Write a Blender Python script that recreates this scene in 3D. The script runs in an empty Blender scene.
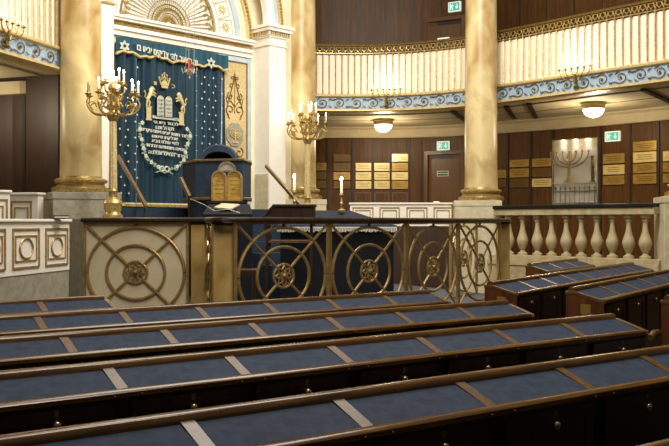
import bpy, bmesh, math, random
from mathutils import Vector, Matrix
random.seed(7)
PI = math.pi
C = bpy.context.scene.collection
F, CX, HY, EYE = 870.0, 334.5, 222.0, 1.6

# ------------------------------------------------------------------ helpers
def lin(h):
    h = h.lstrip('#'); r = []
    for i in (0, 2, 4):
        c = int(h[i:i+2], 16)/255
        r.append(c/12.92 if c <= .04045 else ((c+.055)/1.055)**2.4)
    return (*r, 1)
def px(x, y, Y):
    return Vector(((x-CX)/F*Y, Y, EYE+(HY-y)/F*Y))
def zat(y, Y): return EYE+(HY-y)/F*Y

def mat(name, col, rough=.5, metal=0, col2=None, scale=8, stretch=(1,1,1), detail=4, bump=0, emit=None, estr=0, kind='noise', lo=.35, hi=.65, spec=.5):
    m = bpy.data.materials.new(name); m.use_nodes = True
    nt = m.node_tree; b = nt.nodes['Principled BSDF']
    b.inputs['Base Color'].default_value = lin(col); b.inputs['Roughness'].default_value = rough
    b.inputs['Metallic'].default_value = metal
    b.inputs['Specular IOR Level'].default_value = spec
    if emit:
        b.inputs['Emission Color'].default_value = lin(emit); b.inputs['Emission Strength'].default_value = estr
    if col2:
        tc = nt.nodes.new('ShaderNodeTexCoord'); mp = nt.nodes.new('ShaderNodeMapping')
        mp.inputs['Scale'].default_value = stretch
        nt.links.new(tc.outputs['Object'], mp.inputs['Vector'])
        if kind == 'voronoi':
            n = nt.nodes.new('ShaderNodeTexVoronoi'); n.inputs['Scale'].default_value = scale; out = n.outputs['Distance']
        elif kind == 'wave':
            n = nt.nodes.new('ShaderNodeTexWave'); n.inputs['Scale'].default_value = scale
            n.inputs['Distortion'].default_value = 6; n.inputs['Detail'].default_value = 3; out = n.outputs['Fac']
        else:
            n = nt.nodes.new('ShaderNodeTexNoise'); n.inputs['Scale'].default_value = scale
            n.inputs['Detail'].default_value = detail; n.inputs['Distortion'].default_value = .6; out = n.outputs['Fac']
        nt.links.new(mp.outputs['Vector'], n.inputs['Vector'])
        cr = nt.nodes.new('ShaderNodeValToRGB')
        cr.color_ramp.elements[0].position = lo; cr.color_ramp.elements[0].color = lin(col)
        cr.color_ramp.elements[1].position = hi; cr.color_ramp.elements[1].color = lin(col2)
        nt.links.new(out, cr.inputs['Fac']); nt.links.new(cr.outputs['Color'], b.inputs['Base Color'])
        if bump:
            bp = nt.nodes.new('ShaderNodeBump'); bp.inputs['Strength'].default_value = bump; bp.inputs['Distance'].default_value = .01
            nt.links.new(out, bp.inputs['Height']); nt.links.new(bp.outputs['Normal'], b.inputs['Normal'])
    return m
M = {}
M['marble'] = mat('yellow_marble', '#a17c3c', .35, 0, '#dcc791', 2.0, (1,1,.8), 9, lo=.3, hi=.6)
M['postmarble'] = mat('ochre_marble', '#a98645', .35, 0, '#d6b874', 3.5, (1,1,.7), 6, lo=.3, hi=.65)
M['stone'] = mat('grey_stone', '#8f8772', .7, 0, '#aaa38e', 14, lo=.3, hi=.7)
M['palestone'] = mat('pale_stone', '#bfb18e', .55, 0, '#d6caa9', 9, lo=.3, hi=.7)
M['plaster'] = mat('white_plaster', '#f1e9d8', .6, 0, '#f6efe0', 5)
M['cream'] = mat('cream_plaster', '#e6d7b0', .6, 0, '#efe3c2', 4)
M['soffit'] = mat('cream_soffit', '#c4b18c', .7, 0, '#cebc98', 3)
M['bluegrey'] = mat('blue_grey_paint', '#aeb9c0', .55, 0, '#bcc6cb', 6)
M['bandblue'] = mat('pale_blue_band', '#93abc0', .55, 0, '#a6bac9', 8)
M['gold'] = mat('gilding', '#94743a', .34, .6, '#d8bf7e', 30, lo=.3, hi=.7)
M['goldpale'] = mat('pale_gilding', '#c9ab64', .4, .3, '#e6d3a0', 30, lo=.3, hi=.7)
M['golddark'] = mat('aged_gilding', '#6d5524', .4, .6, '#8d7236', 25, lo=.3, hi=.7)
M['bronze'] = mat('bronze_bar', '#9a7c48', .35, .4, '#bfa26a', 20, lo=.3, hi=.7)
M['bronzedark'] = mat('dark_bronze_rail', '#2e2118', .3, .3, '#463524', 12, lo=.3, hi=.7)
M['mosaic'] = mat('gold_mosaic', '#b3935a', .45, .3, '#dcc894', 60, kind='voronoi', lo=.1, hi=.6)
M['velvet'] = mat('teal_velvet', '#052433', .7, 0, '#0a384a', 3, (6,6,.4), lo=.3, hi=.7)
M['valance'] = mat('valance_velvet', '#0c3f50', .75, 0, '#154f60', 3, (6,6,.4), lo=.3, hi=.7)
M['amber'] = mat('glow_toned_gold', '#b98a2e', .3, .35, '#e3bb5c', 9, lo=.3, hi=.7)  # stronger gold, the glow reflected in the tablets painted into the colour
M['pulpitvelvet'] = mat('navy_velvet', '#1c2b3d', .9, 0, '#293b50', 6, lo=.3, hi=.7)
M['darkvelvet'] = mat('black_velvet', '#07080d', .9, 0, '#0c0e16', 6)
M['silver'] = mat('silver_thread', '#c9cdbd', .5, .2, '#dcdcc8', 40)
M['goldthread'] = mat('gold_thread', '#c9b47a', .5, .2, '#dccb95', 40)
M['fringe'] = mat('gold_fringe', '#b3975a', .7, 0, '#d8c084', 60, (1,1,.1), lo=.3, hi=.7)
M['greenthread'] = mat('green_thread', '#7f9a86', .6, 0, '#a0b59b', 40)
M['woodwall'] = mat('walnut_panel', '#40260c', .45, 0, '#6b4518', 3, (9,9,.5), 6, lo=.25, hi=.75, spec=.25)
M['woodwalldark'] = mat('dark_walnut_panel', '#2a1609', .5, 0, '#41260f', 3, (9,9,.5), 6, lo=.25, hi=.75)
M['batten'] = mat('dark_batten', '#24140a', .5, 0, '#321c0e', 6, (9,9,.5))
M['doorwood'] = mat('door_wood', '#5d4023', .4, 0, '#71502f', 3, (9,9,.5), 6, lo=.25, hi=.75)
M['brass'] = mat('brass_plate', '#9c7834', .3, .55, '#bf9d55', 4, (1,1,1), 3, lo=.25, hi=.75)
M['brassbright'] = mat('bright_brass_plate', '#d9bd75', .3, .45, '#f0dba2', 4, lo=.25, hi=.75)
M['brassdark'] = mat('dark_brass_plate', '#5e451d', .35, .5, '#7d5f2c', 4, lo=.25, hi=.75)
M['engrave'] = mat('engraved_line', '#4a3414', .6, .3, '#563f1b', 30)
M['rail'] = mat('polished_oak_rail', '#42290f', .2, 0, '#724f22', 4, (.8,12,12), 5, lo=.3, hi=.7)
M['pewwood'] = mat('mahogany', '#170b06', .35, 0, '#2a150b', 4, (3,3,.6), 5, lo=.3, hi=.7)
M['pewend'] = mat('lit_mahogany_end', '#4a2812', .35, 0, '#6a3d1c', 4, (3,3,.6), 5, lo=.3, hi=.7)  # lighter mahogany: light falling on the pew ends is put into the colour
M['divider'] = mat('oak_divider', '#4c3312', .35, 0, '#735326', 8, (12,2,12), 5, lo=.3, hi=.7)
M['felt'] = mat('blue_felt', '#19263a', .85, 0, '#2c3a52', 22, detail=8, bump=.15, lo=.3, hi=.75)
M['brassknob'] = mat('brass_knob', '#9a825a', .25, .8, '#cbb58a', 30)
M['carpet'] = mat('blue_carpet', '#132435', .95, 0, '#1d2f42', 40, bump=.2)
M['greycarpet'] = mat('grey_carpet', '#454a52', .95, 0, '#555a62', 40)
M['floor'] = mat('stone_floor', '#3a3128', .5, 0, '#4c4236', 5)
M['lectern'] = mat('dark_lectern_wood', '#2c1a0f', .35, 0, '#442a18', 4, (8,8,.8), 5)
M['oakrail'] = mat('oak_handrail', '#5c4428', .35, 0, '#806240', 5, (8,8,.8), 5)
M['candle'] = mat('candle_wax', '#f4ead2', .5, 0, '#fff6e4', 10, emit='#ffe6b8', estr=.35)
M['unlit'] = mat('unlit_candle', '#8c7a62', .6, 0, '#9c8a70', 10)
M['flame'] = mat('flame', '#ffe9bd', .5, emit='#ffe2ae', estr=45)
M['globe'] = mat('lit_globe', '#fff4dc', .4, emit='#ffedcc', estr=7)
M['baluster'] = mat('shaded_stone', '#a08f68', .55, 0, '#bfae86', 7, lo=.3, hi=.7)  # pale stone toned down: the lower light there is put into the colour
M['navycloth'] = mat('navy_cloth', '#090d18', .9, 0, '#182032', 30)
M['seam'] = mat('seam_cord', '#5c7f8c', .7, 0, '#6f929e', 9)
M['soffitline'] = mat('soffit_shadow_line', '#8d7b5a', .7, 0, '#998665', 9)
M['fanwhite'] = mat('pale_fan_ground', '#d5d6cf', .6, 0, '#e2e2d8', 6)
M['cloth'] = mat('white_cloth', '#efe3cb', .85, 0, '#f6ecd8', 4, (14,14,.2), bump=.2)
M['black'] = mat('black_top', '#08080a', .4, 0, '#111114', 10)
M['red'] = mat('red_glass', '#8e1710', .15, 0, '#a32015', 8, emit='#a01208', estr=.25)
M['crystal'] = mat('silver_lamp', '#b8ad98', .3, .5, '#d5cbb6', 20)
M['green'] = mat('sign_green', '#5cbaa6', .5, emit='#5cbaa6', estr=.4)
M['signwhite'] = mat('sign_white', '#e8f3ec', .5, emit='#e8f3ec', estr=.5)
M['darkgreen'] = mat('door_sign_green', '#35503c', .5, 0, '#3d5a45', 9)
M['niche'] = mat('niche_back', '#c4c0b4', .5, 0, '#d8d4c8', 3)
M['steel'] = mat('brushed_steel', '#8b8168', .35, .6, '#a99f84', 12, (1,1,.2))
M['bookblack'] = mat('book_cover', '#0c0b0b', .5, 0, '#151313', 12)
M['paper'] = mat('paper', '#e9e2d0', .8, 0, '#f2ecdd', 12)
M['glass'] = mat('pane_glass', '#ffffff', .02); 
g = M['glass'].node_tree.nodes['Principled BSDF']; g.inputs['Transmission Weight'].default_value = 1; g.inputs['IOR'].default_value = 1.1
M['upperwall'] = M['woodwall']

ORG = {}
class MB:
    def __init__(s, tf=None): s.v = []; s.f = []; s.tf = tf
    def add(s, vs, fs):
        o = len(s.v)
        for p in vs:
            p = Vector(p); s.v.append(Vector(s.tf(p)) if s.tf else p)
        for f in fs: s.f.append([i+o for i in f])
        return s
    def box(s, x0, x1, y0, y1, z0, z1):
        return s.hexa([(x0,y0),(x1,y0),(x1,y1),(x0,y1)], z0, z1)
    def hexa(s, q, z0, z1):
        return s.prism(q, z0, z1)
    def prism(s, poly, z0, z1):
        n = len(poly)
        return s.add([(p[0],p[1],z0) for p in poly]+[(p[0],p[1],z1) for p in poly],
            [list(range(n))[::-1], list(range(n,2*n))]+[[i,(i+1)%n,n+(i+1)%n,n+i] for i in range(n)])
    def frustum(s, p0, z0, p1, z1):
        n = len(p0)
        return s.add([(p[0],p[1],z0) for p in p0]+[(p[0],p[1],z1) for p in p1],
            [list(range(n))[::-1], list(range(n,2*n))]+[[i,(i+1)%n,n+(i+1)%n,n+i] for i in range(n)])
    def plate(s, poly, y0, y1):          # polygon in x,z extruded along y
        n = len(poly)
        return s.add([(p[0],y0,p[1]) for p in poly]+[(p[0],y1,p[1]) for p in poly],
            [list(range(n)), list(range(n,2*n))[::-1]]+[[i,(i+1)%n,n+(i+1)%n,n+i] for i in range(n)])
    def side(s, poly, x0, x1):           # polygon in y,z extruded along x
        n = len(poly)
        return s.add([(x0,p[0],p[1]) for p in poly]+[(x1,p[0],p[1]) for p in poly],
            [list(range(n)), list(range(n,2*n))[::-1]]+[[i,(i+1)%n,n+(i+1)%n,n+i] for i in range(n)])
    def frame(s, outer, inner, y0, y1):  # ring between two polygons of equal length, in x,z
        n = len(outer); vs = []
        for y in (y0, y1):
            vs += [(p[0],y,p[1]) for p in outer]+[(p[0],y,p[1]) for p in inner]
        fs = []
        for i in range(n):
            j = (i+1) % n
            fs += [[i,j,n+j,n+i], [2*n+i,2*n+j,3*n+j,3*n+i], [i,j,2*n+j,2*n+i], [n+i,n+j,3*n+j,3*n+i]]
        return s.add(vs, fs)
    def rect_frame(s, x0, x1, z0, z1, w, y0, y1):
        return s.frame([(x0,z0),(x1,z0),(x1,z1),(x0,z1)], [(x0+w,z0+w),(x1-w,z0+w),(x1-w,z1-w),(x0+w,z1-w)], y0, y1)
    def lathe(s, prof, c=(0,0,0), n=16, a0=0, a1=2*PI, sx=1, sy=1):
        full = abs(a1-a0-2*PI) < 1e-6; m = n if full else n+1
        vs = []; fs = []
        for r, z in prof:
            for k in range(m):
                a = a0+(a1-a0)*k/n
                vs.append((c[0]+r*math.cos(a)*sx, c[1]+r*math.sin(a)*sy, c[2]+z))
        L = len(prof)
        for i in range(L-1):
            for k in range(n):
                k2 = (k+1) % m
                fs.append([i*m+k, i*m+k2, (i+1)*m+k2, (i+1)*m+k])
        if full:
            if prof[0][0] > 1e-4: fs.append(list(range(m))[::-1])
            if prof[-1][0] > 1e-4: fs.append([(L-1)*m+k for k in range(m)])
        return s.add(vs, fs)
    def tube(s, pts, r, n=6, closed=False):
        pts = [Vector(p) for p in pts]; L = len(pts); vs = []; fs = []; prev = None
        for i, p in enumerate(pts):
            if closed: t = pts[(i+1) % L]-pts[i-1]
            else: t = pts[min(i+1, L-1)]-pts[max(i-1, 0)]
            if t.length < 1e-9: t = Vector((0,0,1))
            t.normalize()
            u = prev-t*prev.dot(t) if prev is not None else None
            if u is None or u.length < 1e-4: u = t.orthogonal()
            u.normalize(); prev = u; w = t.cross(u)
            rr = r[i] if isinstance(r, (list, tuple)) else r
            for k in range(n):
                a = 2*PI*k/n; vs.append(p+u*(rr*math.cos(a))+w*(rr*math.sin(a)))
        for i in range(L if closed else L-1):
            j = (i+1) % L
            for k in range(n):
                fs.append([i*n+k, i*n+(k+1) % n, j*n+(k+1) % n, j*n+k])
        if not closed: fs += [list(range(n))[::-1], [(L-1)*n+k for k in range(n)]]
        return s.add(vs, fs)
    def ball(s, c, r, n=12, m=8, z0=-1, z1=1):
        if not isinstance(r, (tuple, list)): r = (r, r, r)
        a0, a1 = math.asin(z0), math.asin(z1); prof = []
        for i in range(m+1):
            a = a0+(a1-a0)*i/m; prof.append((max(math.cos(a), 1e-5), math.sin(a)))
        o = MB().lathe(prof, (0,0,0), n)
        return s.add([(c[0]+p.x*r[0], c[1]+p.y*r[1], c[2]+p.z*r[2]) for p in o.v], o.f)
    def build(s, name, m, parent=None, smooth=False, bevel=0, at=None, local=False):
        if parent is not None: org = Vector((0,0,0)) if local else ORG[parent.name]
        elif at is not None: org = Vector(at)
        else:
            xs = [p.x for p in s.v]; ys = [p.y for p in s.v]; zs = [p.z for p in s.v]
            org = Vector(((min(xs)+max(xs))/2, (min(ys)+max(ys))/2, min(zs)))
        bm = bmesh.new(); vs = [bm.verts.new(p-org) for p in s.v]
        for f in s.f:
            try: bm.faces.new([vs[i] for i in f])
            except ValueError: pass
        bmesh.ops.recalc_face_normals(bm, faces=bm.faces)
        me = bpy.data.meshes.new(name); bm.to_mesh(me); bm.free()
        if smooth:
            for p in me.polygons: p.use_smooth = True
            me.set_sharp_from_angle(angle=math.radians(42))
        me.materials.append(m if not isinstance(m, str) else M[m])
        o = bpy.data.objects.new(name, me); C.objects.link(o)
        ORG[o.name] = org
        if parent is not None: o.parent = parent
        else: o.location = org
        if bevel:
            bv = o.modifiers.new('bevel', 'BEVEL'); bv.width = bevel; bv.segments = 2; bv.limit_method = 'ANGLE'
        return o

def thing(name, label, cat, loc=(0,0,0), group=None):
    o = bpy.data.objects.new(name, None); C.objects.link(o); o.location = loc; o.empty_display_size = .1
    o['label'] = label; o['category'] = cat
    if group: o['group'] = group
    ORG[o.name] = Vector(loc); return o
def tag(o, label, cat, group=None):
    o['label'] = label; o['category'] = cat
    if group: o['group'] = group
    return o
def struct(o): o['kind'] = 'structure'; return o
def dup(root, label=None, group=None):
    r = root.copy(); C.objects.link(r); ORG[r.name] = ORG[root.name].copy()
    if label: r['label'] = label
    if group: r['group'] = group
    for ch in list(root.children):
        c = ch.copy(); C.objects.link(c); c.parent = r
        for gch in list(ch.children):
            d = gch.copy(); C.objects.link(d); d.parent = c
    return r
def frame2d(o, xd):      # local (x along xd, y to its left, z) -> world
    o = Vector(o); xd = Vector((xd[0], xd[1], 0)).normalized(); yd = Vector((-xd.y, xd.x, 0))
    return lambda p: o+xd*p.x+yd*p.y+Vector((0,0,p.z))
def catmull(P, k=8):
    P = [Vector(p) for p in P]; out = []
    for i in range(len(P)-1):
        a = P[i-1] if i else P[0]*2-P[1]; b = P[i]; c = P[i+1]; d = P[i+2] if i+2 < len(P) else P[-1]*2-P[-2]
        for j in range(k):
            t = j/k
            out.append(.5*((2*b)+(c-a)*t+(2*a-5*b+4*c-d)*t*t+(3*b-a-3*c+d)*t**3))
    out.append(P[-1]); return out
class Path:              # plan curve with arc length; inward = towards the middle of the hall
    def __init__(s, pts, k=8, mid=(.3,10.5)):
        s.p = catmull([Vector((x,y,0)) for x,y in pts], k); s.l = [0]
        for a, b in zip(s.p, s.p[1:]): s.l.append(s.l[-1]+(b-a).length)
        s.L = s.l[-1]; s.mid = Vector((mid[0], mid[1], 0))
    def at(s, d):
        d0 = min(max(d, 0), s.L-1e-6); i = 0
        while s.l[i+1] < d0: i += 1
        t = (s.p[i+1]-s.p[i]).normalized(); q = s.p[i]+t*(d-s.l[i]); n = Vector((-t.y, t.x, 0))
        if n.dot(s.mid-q) < 0: n = -n
        return q, t, n
    def find(s, x):      # arc length where the curve is seen at picture column x
        u = (x-CX)/F; best = None
        for i in range(len(s.p)-1):
            a, b = s.p[i], s.p[i+1]; fa, fb = a.x-u*a.y, b.x-u*b.y
            if fa*fb <= 0 and abs(fb-fa) > 1e-9: best = s.l[i]+(s.l[i+1]-s.l[i])*fa/(fa-fb)
        return best
    def sweep(s, mb, prof, s0, s1, step=.25):   # closed profile (inward, z)
        n = max(2, int((s1-s0)/step)); m = len(prof); vs = []; fs = []
        for i in range(n+1):
            q, t, nn = s.at(s0+(s1-s0)*i/n)
            for o, z in prof: vs.append((q.x+nn.x*o, q.y+nn.y*o, z))
        for i in range(n):
            for k in range(m): fs.append([i*m+k, i*m+(k+1) % m, (i+1)*m+(k+1) % m, (i+1)*m+k])
        fs += [list(range(m)), [n*m+k for k in range(m)][::-1]]
        mb.add(vs, fs); return mb
    def map(s, d, o, z):
        q, t, n = s.at(d); return Vector((q.x+n.x*o, q.y+n.y*o, z))
def ell(cx, cz, rx, rz, n=40, a0=0, a1=2*PI, y=0):
    full = abs(a1-a0-2*PI) < 1e-6
    return [(cx+rx*math.cos(a0+(a1-a0)*k/n), y, cz+rz*math.sin(a0+(a1-a0)*k/n)) for k in range(n if full else n+1)]
def arc2(cx, cz, r, a0, a1, n=24): return [(cx+r*math.cos(a0+(a1-a0)*k/n), cz+r*math.sin(a0+(a1-a0)*k/n)) for k in range(n+1)]

# lettering: each glyph is taken from the built-in font and laid in the x,z plane
GL = {}
def glyph(ch):
    if ch in GL: return GL[ch]
    if ch == 'ד':
        r = ([(0,.56),(.5,.56),(.5,.66),(0,.66),(.33,0),(.43,0),(.43,.6),(.33,.6)], [[0,1,2,3],[4,5,6,7]])
    elif ch == ' ': r = None
    else:
        cu = bpy.data.curves.new('glyph', 'FONT'); cu.body = ch; cu.size = 1; cu.resolution_u = 2
        o = bpy.data.objects.new('glyph', cu); C.objects.link(o); bpy.context.view_layer.update()
        dg = bpy.context.evaluated_depsgraph_get(); me = bpy.data.meshes.new_from_object(o.evaluated_get(dg))
        r = ([(v.co.x, v.co.y) for v in me.vertices], [list(p.vertices) for p in me.polygons])
        bpy.data.objects.remove(o); bpy.data.curves.remove(cu); bpy.data.meshes.remove(me)
    if r:
        x0 = min(p[0] for p in r[0]); x1 = max(p[0] for p in r[0])
        r = ([(p[0]-x0, p[1]) for p in r[0]], r[1], x1-x0)
    GL[ch] = r; return r
def write(mb, text, x0, x1, zf, h, y, rtl=True):   # fit text between x0 and x1; zf(x) is the baseline
    if rtl: text = text[::-1]
    adv = []; w = 0
    for ch in text:
        gl = glyph(ch); adv.append(w); w += (gl[2]+.14) if gl else .32
    k = (x1-x0)/max(w-.14, .01); hz = h/.7
    for ch, a in zip(text, adv):
        gl = glyph(ch)
        if gl: mb.add([(x0+(a+p[0])*k, y, zf(x0+(a+p[0])*k)+p[1]*hz) for p in gl[0]], gl[1])

# ------------------------------------------------------------------ camera and light
cd = bpy.data.cameras.new('camera'); cam = bpy.data.objects.new('camera', cd); C.objects.link(cam)
cam.location = (0,0,EYE); cam.rotation_euler = (PI/2,0,0); cd.sensor_width = 36; cd.lens = F/669*36
cd.shift_y = -1/669; cd.clip_start = .05; bpy.context.scene.camera = cam
w = bpy.data.worlds.new('world'); bpy.context.scene.world = w; w.use_nodes = True
w.node_tree.nodes['Background'].inputs[0].default_value = (1,.89,.74,1); w.node_tree.nodes['Background'].inputs[1].default_value = .10
def light(name, kind, loc, power, col=(1,.9,.74), size=1, size_y=None, aim=None, spot=None):
    d = bpy.data.lights.new(name, kind); d.energy = power; d.color = col
    if kind == 'AREA':
        d.size = size
        if size_y: d.shape = 'RECTANGLE'; d.size_y = size_y
    else: d.shadow_soft_size = size
    if spot: d.spot_size = spot; d.spot_blend = .8
    o = bpy.data.objects.new(name, d); C.objects.link(o); o.location = loc
    if aim: o.rotation_euler = (Vector(aim)-Vector(loc)).to_track_quat('-Z', 'Y').to_euler()
    return o
light('dome_light', 'AREA', (.5,10.5,9.5), 520, (1,.94,.85), 5)
light('nave_light', 'AREA', (-.3,4.2,8.2), 170, (1,.94,.85), 3.5)
light('front_fill', 'AREA', (.3,3.8,4.9), 105, (1,.9,.75), 1.5, aim=(-.2,9.8,1.4))  # added fill aimed at the railing, not a fixture of the hall
light('ark_light', 'AREA', (.2,10.0,6.8), 150, (1,.96,.89), 1.6, aim=(-2.3,14.5,3.6))
light('gallery_light', 'AREA', (1.2,9.5,7.2), 210, (1,.96,.89), 2, aim=(2.5,17,4.6))
vs = bpy.context.scene.view_settings; vs.view_transform = 'Standard'; vs.look = 'None'; vs.exposure = .16

# ------------------------------------------------------------------ plan curves
def wallY(x): # depth of the panelled outer wall at picture column x
    T = [(290,20.1),(317,19.95),(420,19.9),(464,19.4),(499,18.95),(583,17.7),(640,16.85),(669,16.4),(760,14.6)]
    for (a, ya), (b, yb) in zip(T, T[1:]):
        if x <= b: return ya+(yb-ya)*(x-a)/(b-a)
WP = Path([((x-CX)/F*wallY(x), wallY(x)) for x in (290,317,360,400,440,480,520,560,600,640,680,720,760)]+[(7.6,12.6),(7.9,10),(7.7,6.5)])
GP = Path([(-.75,17.2),(-.36,17.25),(.7,17.28),(1.62,17.05),(2.42,16.6),(3.05,16.05),(3.68,15.35),(4.45,14.45),(5.2,13.6),(5.9,12.5),(6.3,11),(6.3,8)])
GL_ = Path([(-5.1,8.6),(-4.72,9.9),(-4.38,11.25),(-4.13,12.1),(-3.93,12.84)])
LW = Path([(-7.2,12.0),(-6.2,13.6),(-5.1,13.75),(-4.0,13.1)])

# ark frame
AO, AA, AN = Vector((-3.415,13.6,0)), Vector((.695,.719,0)), Vector((.719,-.695,0))
def ark(p): return AO+AA*p[0]-AN*p[1]*1.0+Vector((0,0,p[2]))     # local: x along the ark wall, -y towards the hall
def arkxy(x, y, b=0):   # picture point on the ark plane moved b towards the hall -> local x, z
    u = (x-CX)/F; t = (u*(13.6-.695*b)-(-3.415+.719*b))/(.695-.719*u)
    return t, zat(y, 13.6+.719*t-.695*b)

# ------------------------------------------------------------------ setting
struct(MB().prism([(-9,-3),(9,-3),(9,21.5),(-9,21.5)], -.1, 0).build('floor', M['floor']))
BIM = [(-2.85,9.5),(-1.53,9.22),(-1.0,8.3),(-.95,8.24),(-.057,9.04),(.811,9.87),(1.538,10.83),(2.244,11.8),(2.45,13.2),(.6,16.3),(-1.2,15.6),(-3.6,12.5),(-3.3,11)]
struct(MB().prism(BIM, 0, .5).build('floor_bimah', M['greycarpet']))
struct(MB().prism([(1.55,6.0),(8,1.5),(8,14),(2.4,13.6),(2.5,11.6),(.9,7.6)], 0, .11).build('floor_side', M['floor']))
# outer wall, two levels, with battens and cornice
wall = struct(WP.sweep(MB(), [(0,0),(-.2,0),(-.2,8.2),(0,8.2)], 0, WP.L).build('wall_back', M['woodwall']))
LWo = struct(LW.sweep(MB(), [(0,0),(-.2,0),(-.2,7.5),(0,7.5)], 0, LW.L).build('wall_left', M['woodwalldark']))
def wallpt(x, o=0.0):
    q, t, n = WP.at(WP.find(x)); return q, t, n
bt = MB()
for x in (327.5,352.5,373,390.5,409.5,421,508,531,553,601,630.5,659):
    q, t, n = wallpt(x); tf = frame2d(q, (t.x,t.y)); bt.tf = tf; sg = 1 if Vector((-t.y,t.x,0)).dot(n) > 0 else -1
    bt.box(-.018,.018, 0 if sg > 0 else -.025, .025 if sg > 0 else 0, .3, 3.55)
bt.tf = None
for k in range(26):
    d = .4+k*.62
    if d > WP.L: break
    q, t, n = WP.at(d); bt.tf = frame2d(q, (t.x,t.y)); sg = 1 if Vector((-t.y,t.x,0)).dot(n) > 0 else -1
    bt.box(-.012,.012, 0 if sg > 0 else -.015, .015 if sg > 0 else 0, 3.8, 8.1)
struct(bt.build('trim_1', M['batten']))
lb = MB()
for d in (1.2,2.1,2.75,3.3,3.75):
    q, t, n = LW.at(d); lb.tf = frame2d(q, (t.x,t.y)); sg = 1 if Vector((-t.y,t.x,0)).dot(n) > 0 else -1
    lb.box(-.03,.03, 0 if sg > 0 else -.02, .02 if sg > 0 else 0, .3, 3.6)
struct(lb.build('trim_2', M['batten']))
struct(WP.sweep(MB(), [(0,3.52),(.1,3.52),(.14,3.6),(.14,3.7),(.2,3.74),(.2,3.8),(0,3.8)], 0, WP.L).build('trim_3', M['soffit'], smooth=True))
struct(LW.sweep(MB(), [(0,3.6),(.12,3.6),(.12,3.8),(0,3.8)], 0, LW.L).build('trim_4', M['soffit']))
# gallery soffit and front band
def soffit(path, name, s0, s1, outer, battens):
    n = 40; vs = []; fs = []
    for i in range(n+1):
        d = s0+(s1-s0)*i/n; q, t, nn = path.at(d)
        o = outer(q, nn)
        q2 = q-nn*.12
        for p, z in ((q2, 3.79), (o, 3.76), (o, 4.0), (q2, 4.0)): vs.append((p.x, p.y, z))
    for i in range(n):
        for k in range(4): fs.append([i*4+k, i*4+(k+1) % 4, i*4+4+(k+1) % 4, i*4+4+k])
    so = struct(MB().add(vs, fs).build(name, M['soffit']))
    mb = MB()
    for d, dr, L in battens:
        q, t, nn = path.at(d); a = q-nn*.3
        mb.tf = frame2d(a, dr); mb.box(0, L, -.045, .045, 3.745, 3.79)
    mb.tf = None
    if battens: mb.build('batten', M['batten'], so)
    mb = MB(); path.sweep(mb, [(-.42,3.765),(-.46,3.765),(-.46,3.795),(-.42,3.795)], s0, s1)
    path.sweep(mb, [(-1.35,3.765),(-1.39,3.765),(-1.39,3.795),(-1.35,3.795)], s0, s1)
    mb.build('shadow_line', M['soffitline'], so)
    return so
def hit_wall(q, nn):
    best = None
    for p in WP.p:
        r = p-q; d = -r.dot(nn); off = (r+nn*d).length
        if d > 0 and (best is None or off < best[0]): best = (off, d)
    return q-nn*(best[1]+.05)
s_mid = GP.find(450)
soffit(GP, 'ceiling_gallery', 0, GP.L*.93, hit_wall, [(GP.find(446),(.3,.95),1.9),(GP.find(497),(.28,.96),1.9),(GP.find(519),(.28,.96),2.2),(GP.find(634),(.57,.82),2.0)])
soffit(GL_, 'ceiling_left', 0, GL_.L, lambda q, nn: q-nn*1.9, [])
BAND = [(-.25,3.785),(.02,3.785),(.05,3.80),(.05,3.83),(.0,3.84),(.0,4.07),(.05,4.08),(.06,4.12),(.04,4.15),(-.25,4.15)]
def band(path, name, s0, s1):
    b = struct(path.sweep(MB(), [(-.25,3.84),(0,3.84),(0,4.08),(-.25,4.08)], s0, s1, .15).build(name, M['bandblue']))
    path.sweep(MB(), [(-.25,3.785),(.02,3.785),(.05,3.80),(.05,3.83),(.02,3.845),(-.25,3.845)], s0, s1, .15).build('lower_moulding', M['goldpale'], b, smooth=True)
    path.sweep(MB(), [(-.25,4.075),(.03,4.075),(.05,4.09),(.055,4.12),(.03,4.14),(-.25,4.14)], s0, s1, .15).build('upper_moulding', M['goldpale'], b, smooth=True)
    mb = MB(); per = .34; k = int((s1-s0)/per)
    for i in range(k):
        c = s0+per*(i+.5); f = 1 if i % 2 else -1; zc = 3.96
        pts = []; rad = []
        for j in range(22):
            a = -2.4+j*.42; r = .1*(1-j/24)
            pts.append((c+r*math.cos(a)*1.15, zc+f*r*math.sin(a))); rad.append(.010*(1-j/40))
        stem = [(c-per*.62, zc-f*.085), (c-per*.42, zc-f*.06), (c-per*.28, zc-f*.07)]
        pts = stem+pts; rad = [.006,.009,.011]+rad
        mb.tube([path.map(a, .02, z) for a, z in pts], rad, 5)
        for da, dz, l in ((-.1,.09,.05),(.12,-.07,.05),(.13,.08,.04)):
            mb.tube([path.map(c+da, .02, zc+f*dz*.6), path.map(c+da+l*.6, .025, zc+f*dz), path.map(c+da+l*1.6, .02, zc+f*dz*1.1)], [.004,.012,.003], 5)
        mb.ball(path.map(c, .025, zc), .022, 6, 4)
    mb.build('scrollwork', M['golddark'], b, smooth=True)
    return b
band(GP, 'trim_5', 0, GP.L*.93)
band(GL_, 'trim_6', 0, GL_.L)
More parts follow.
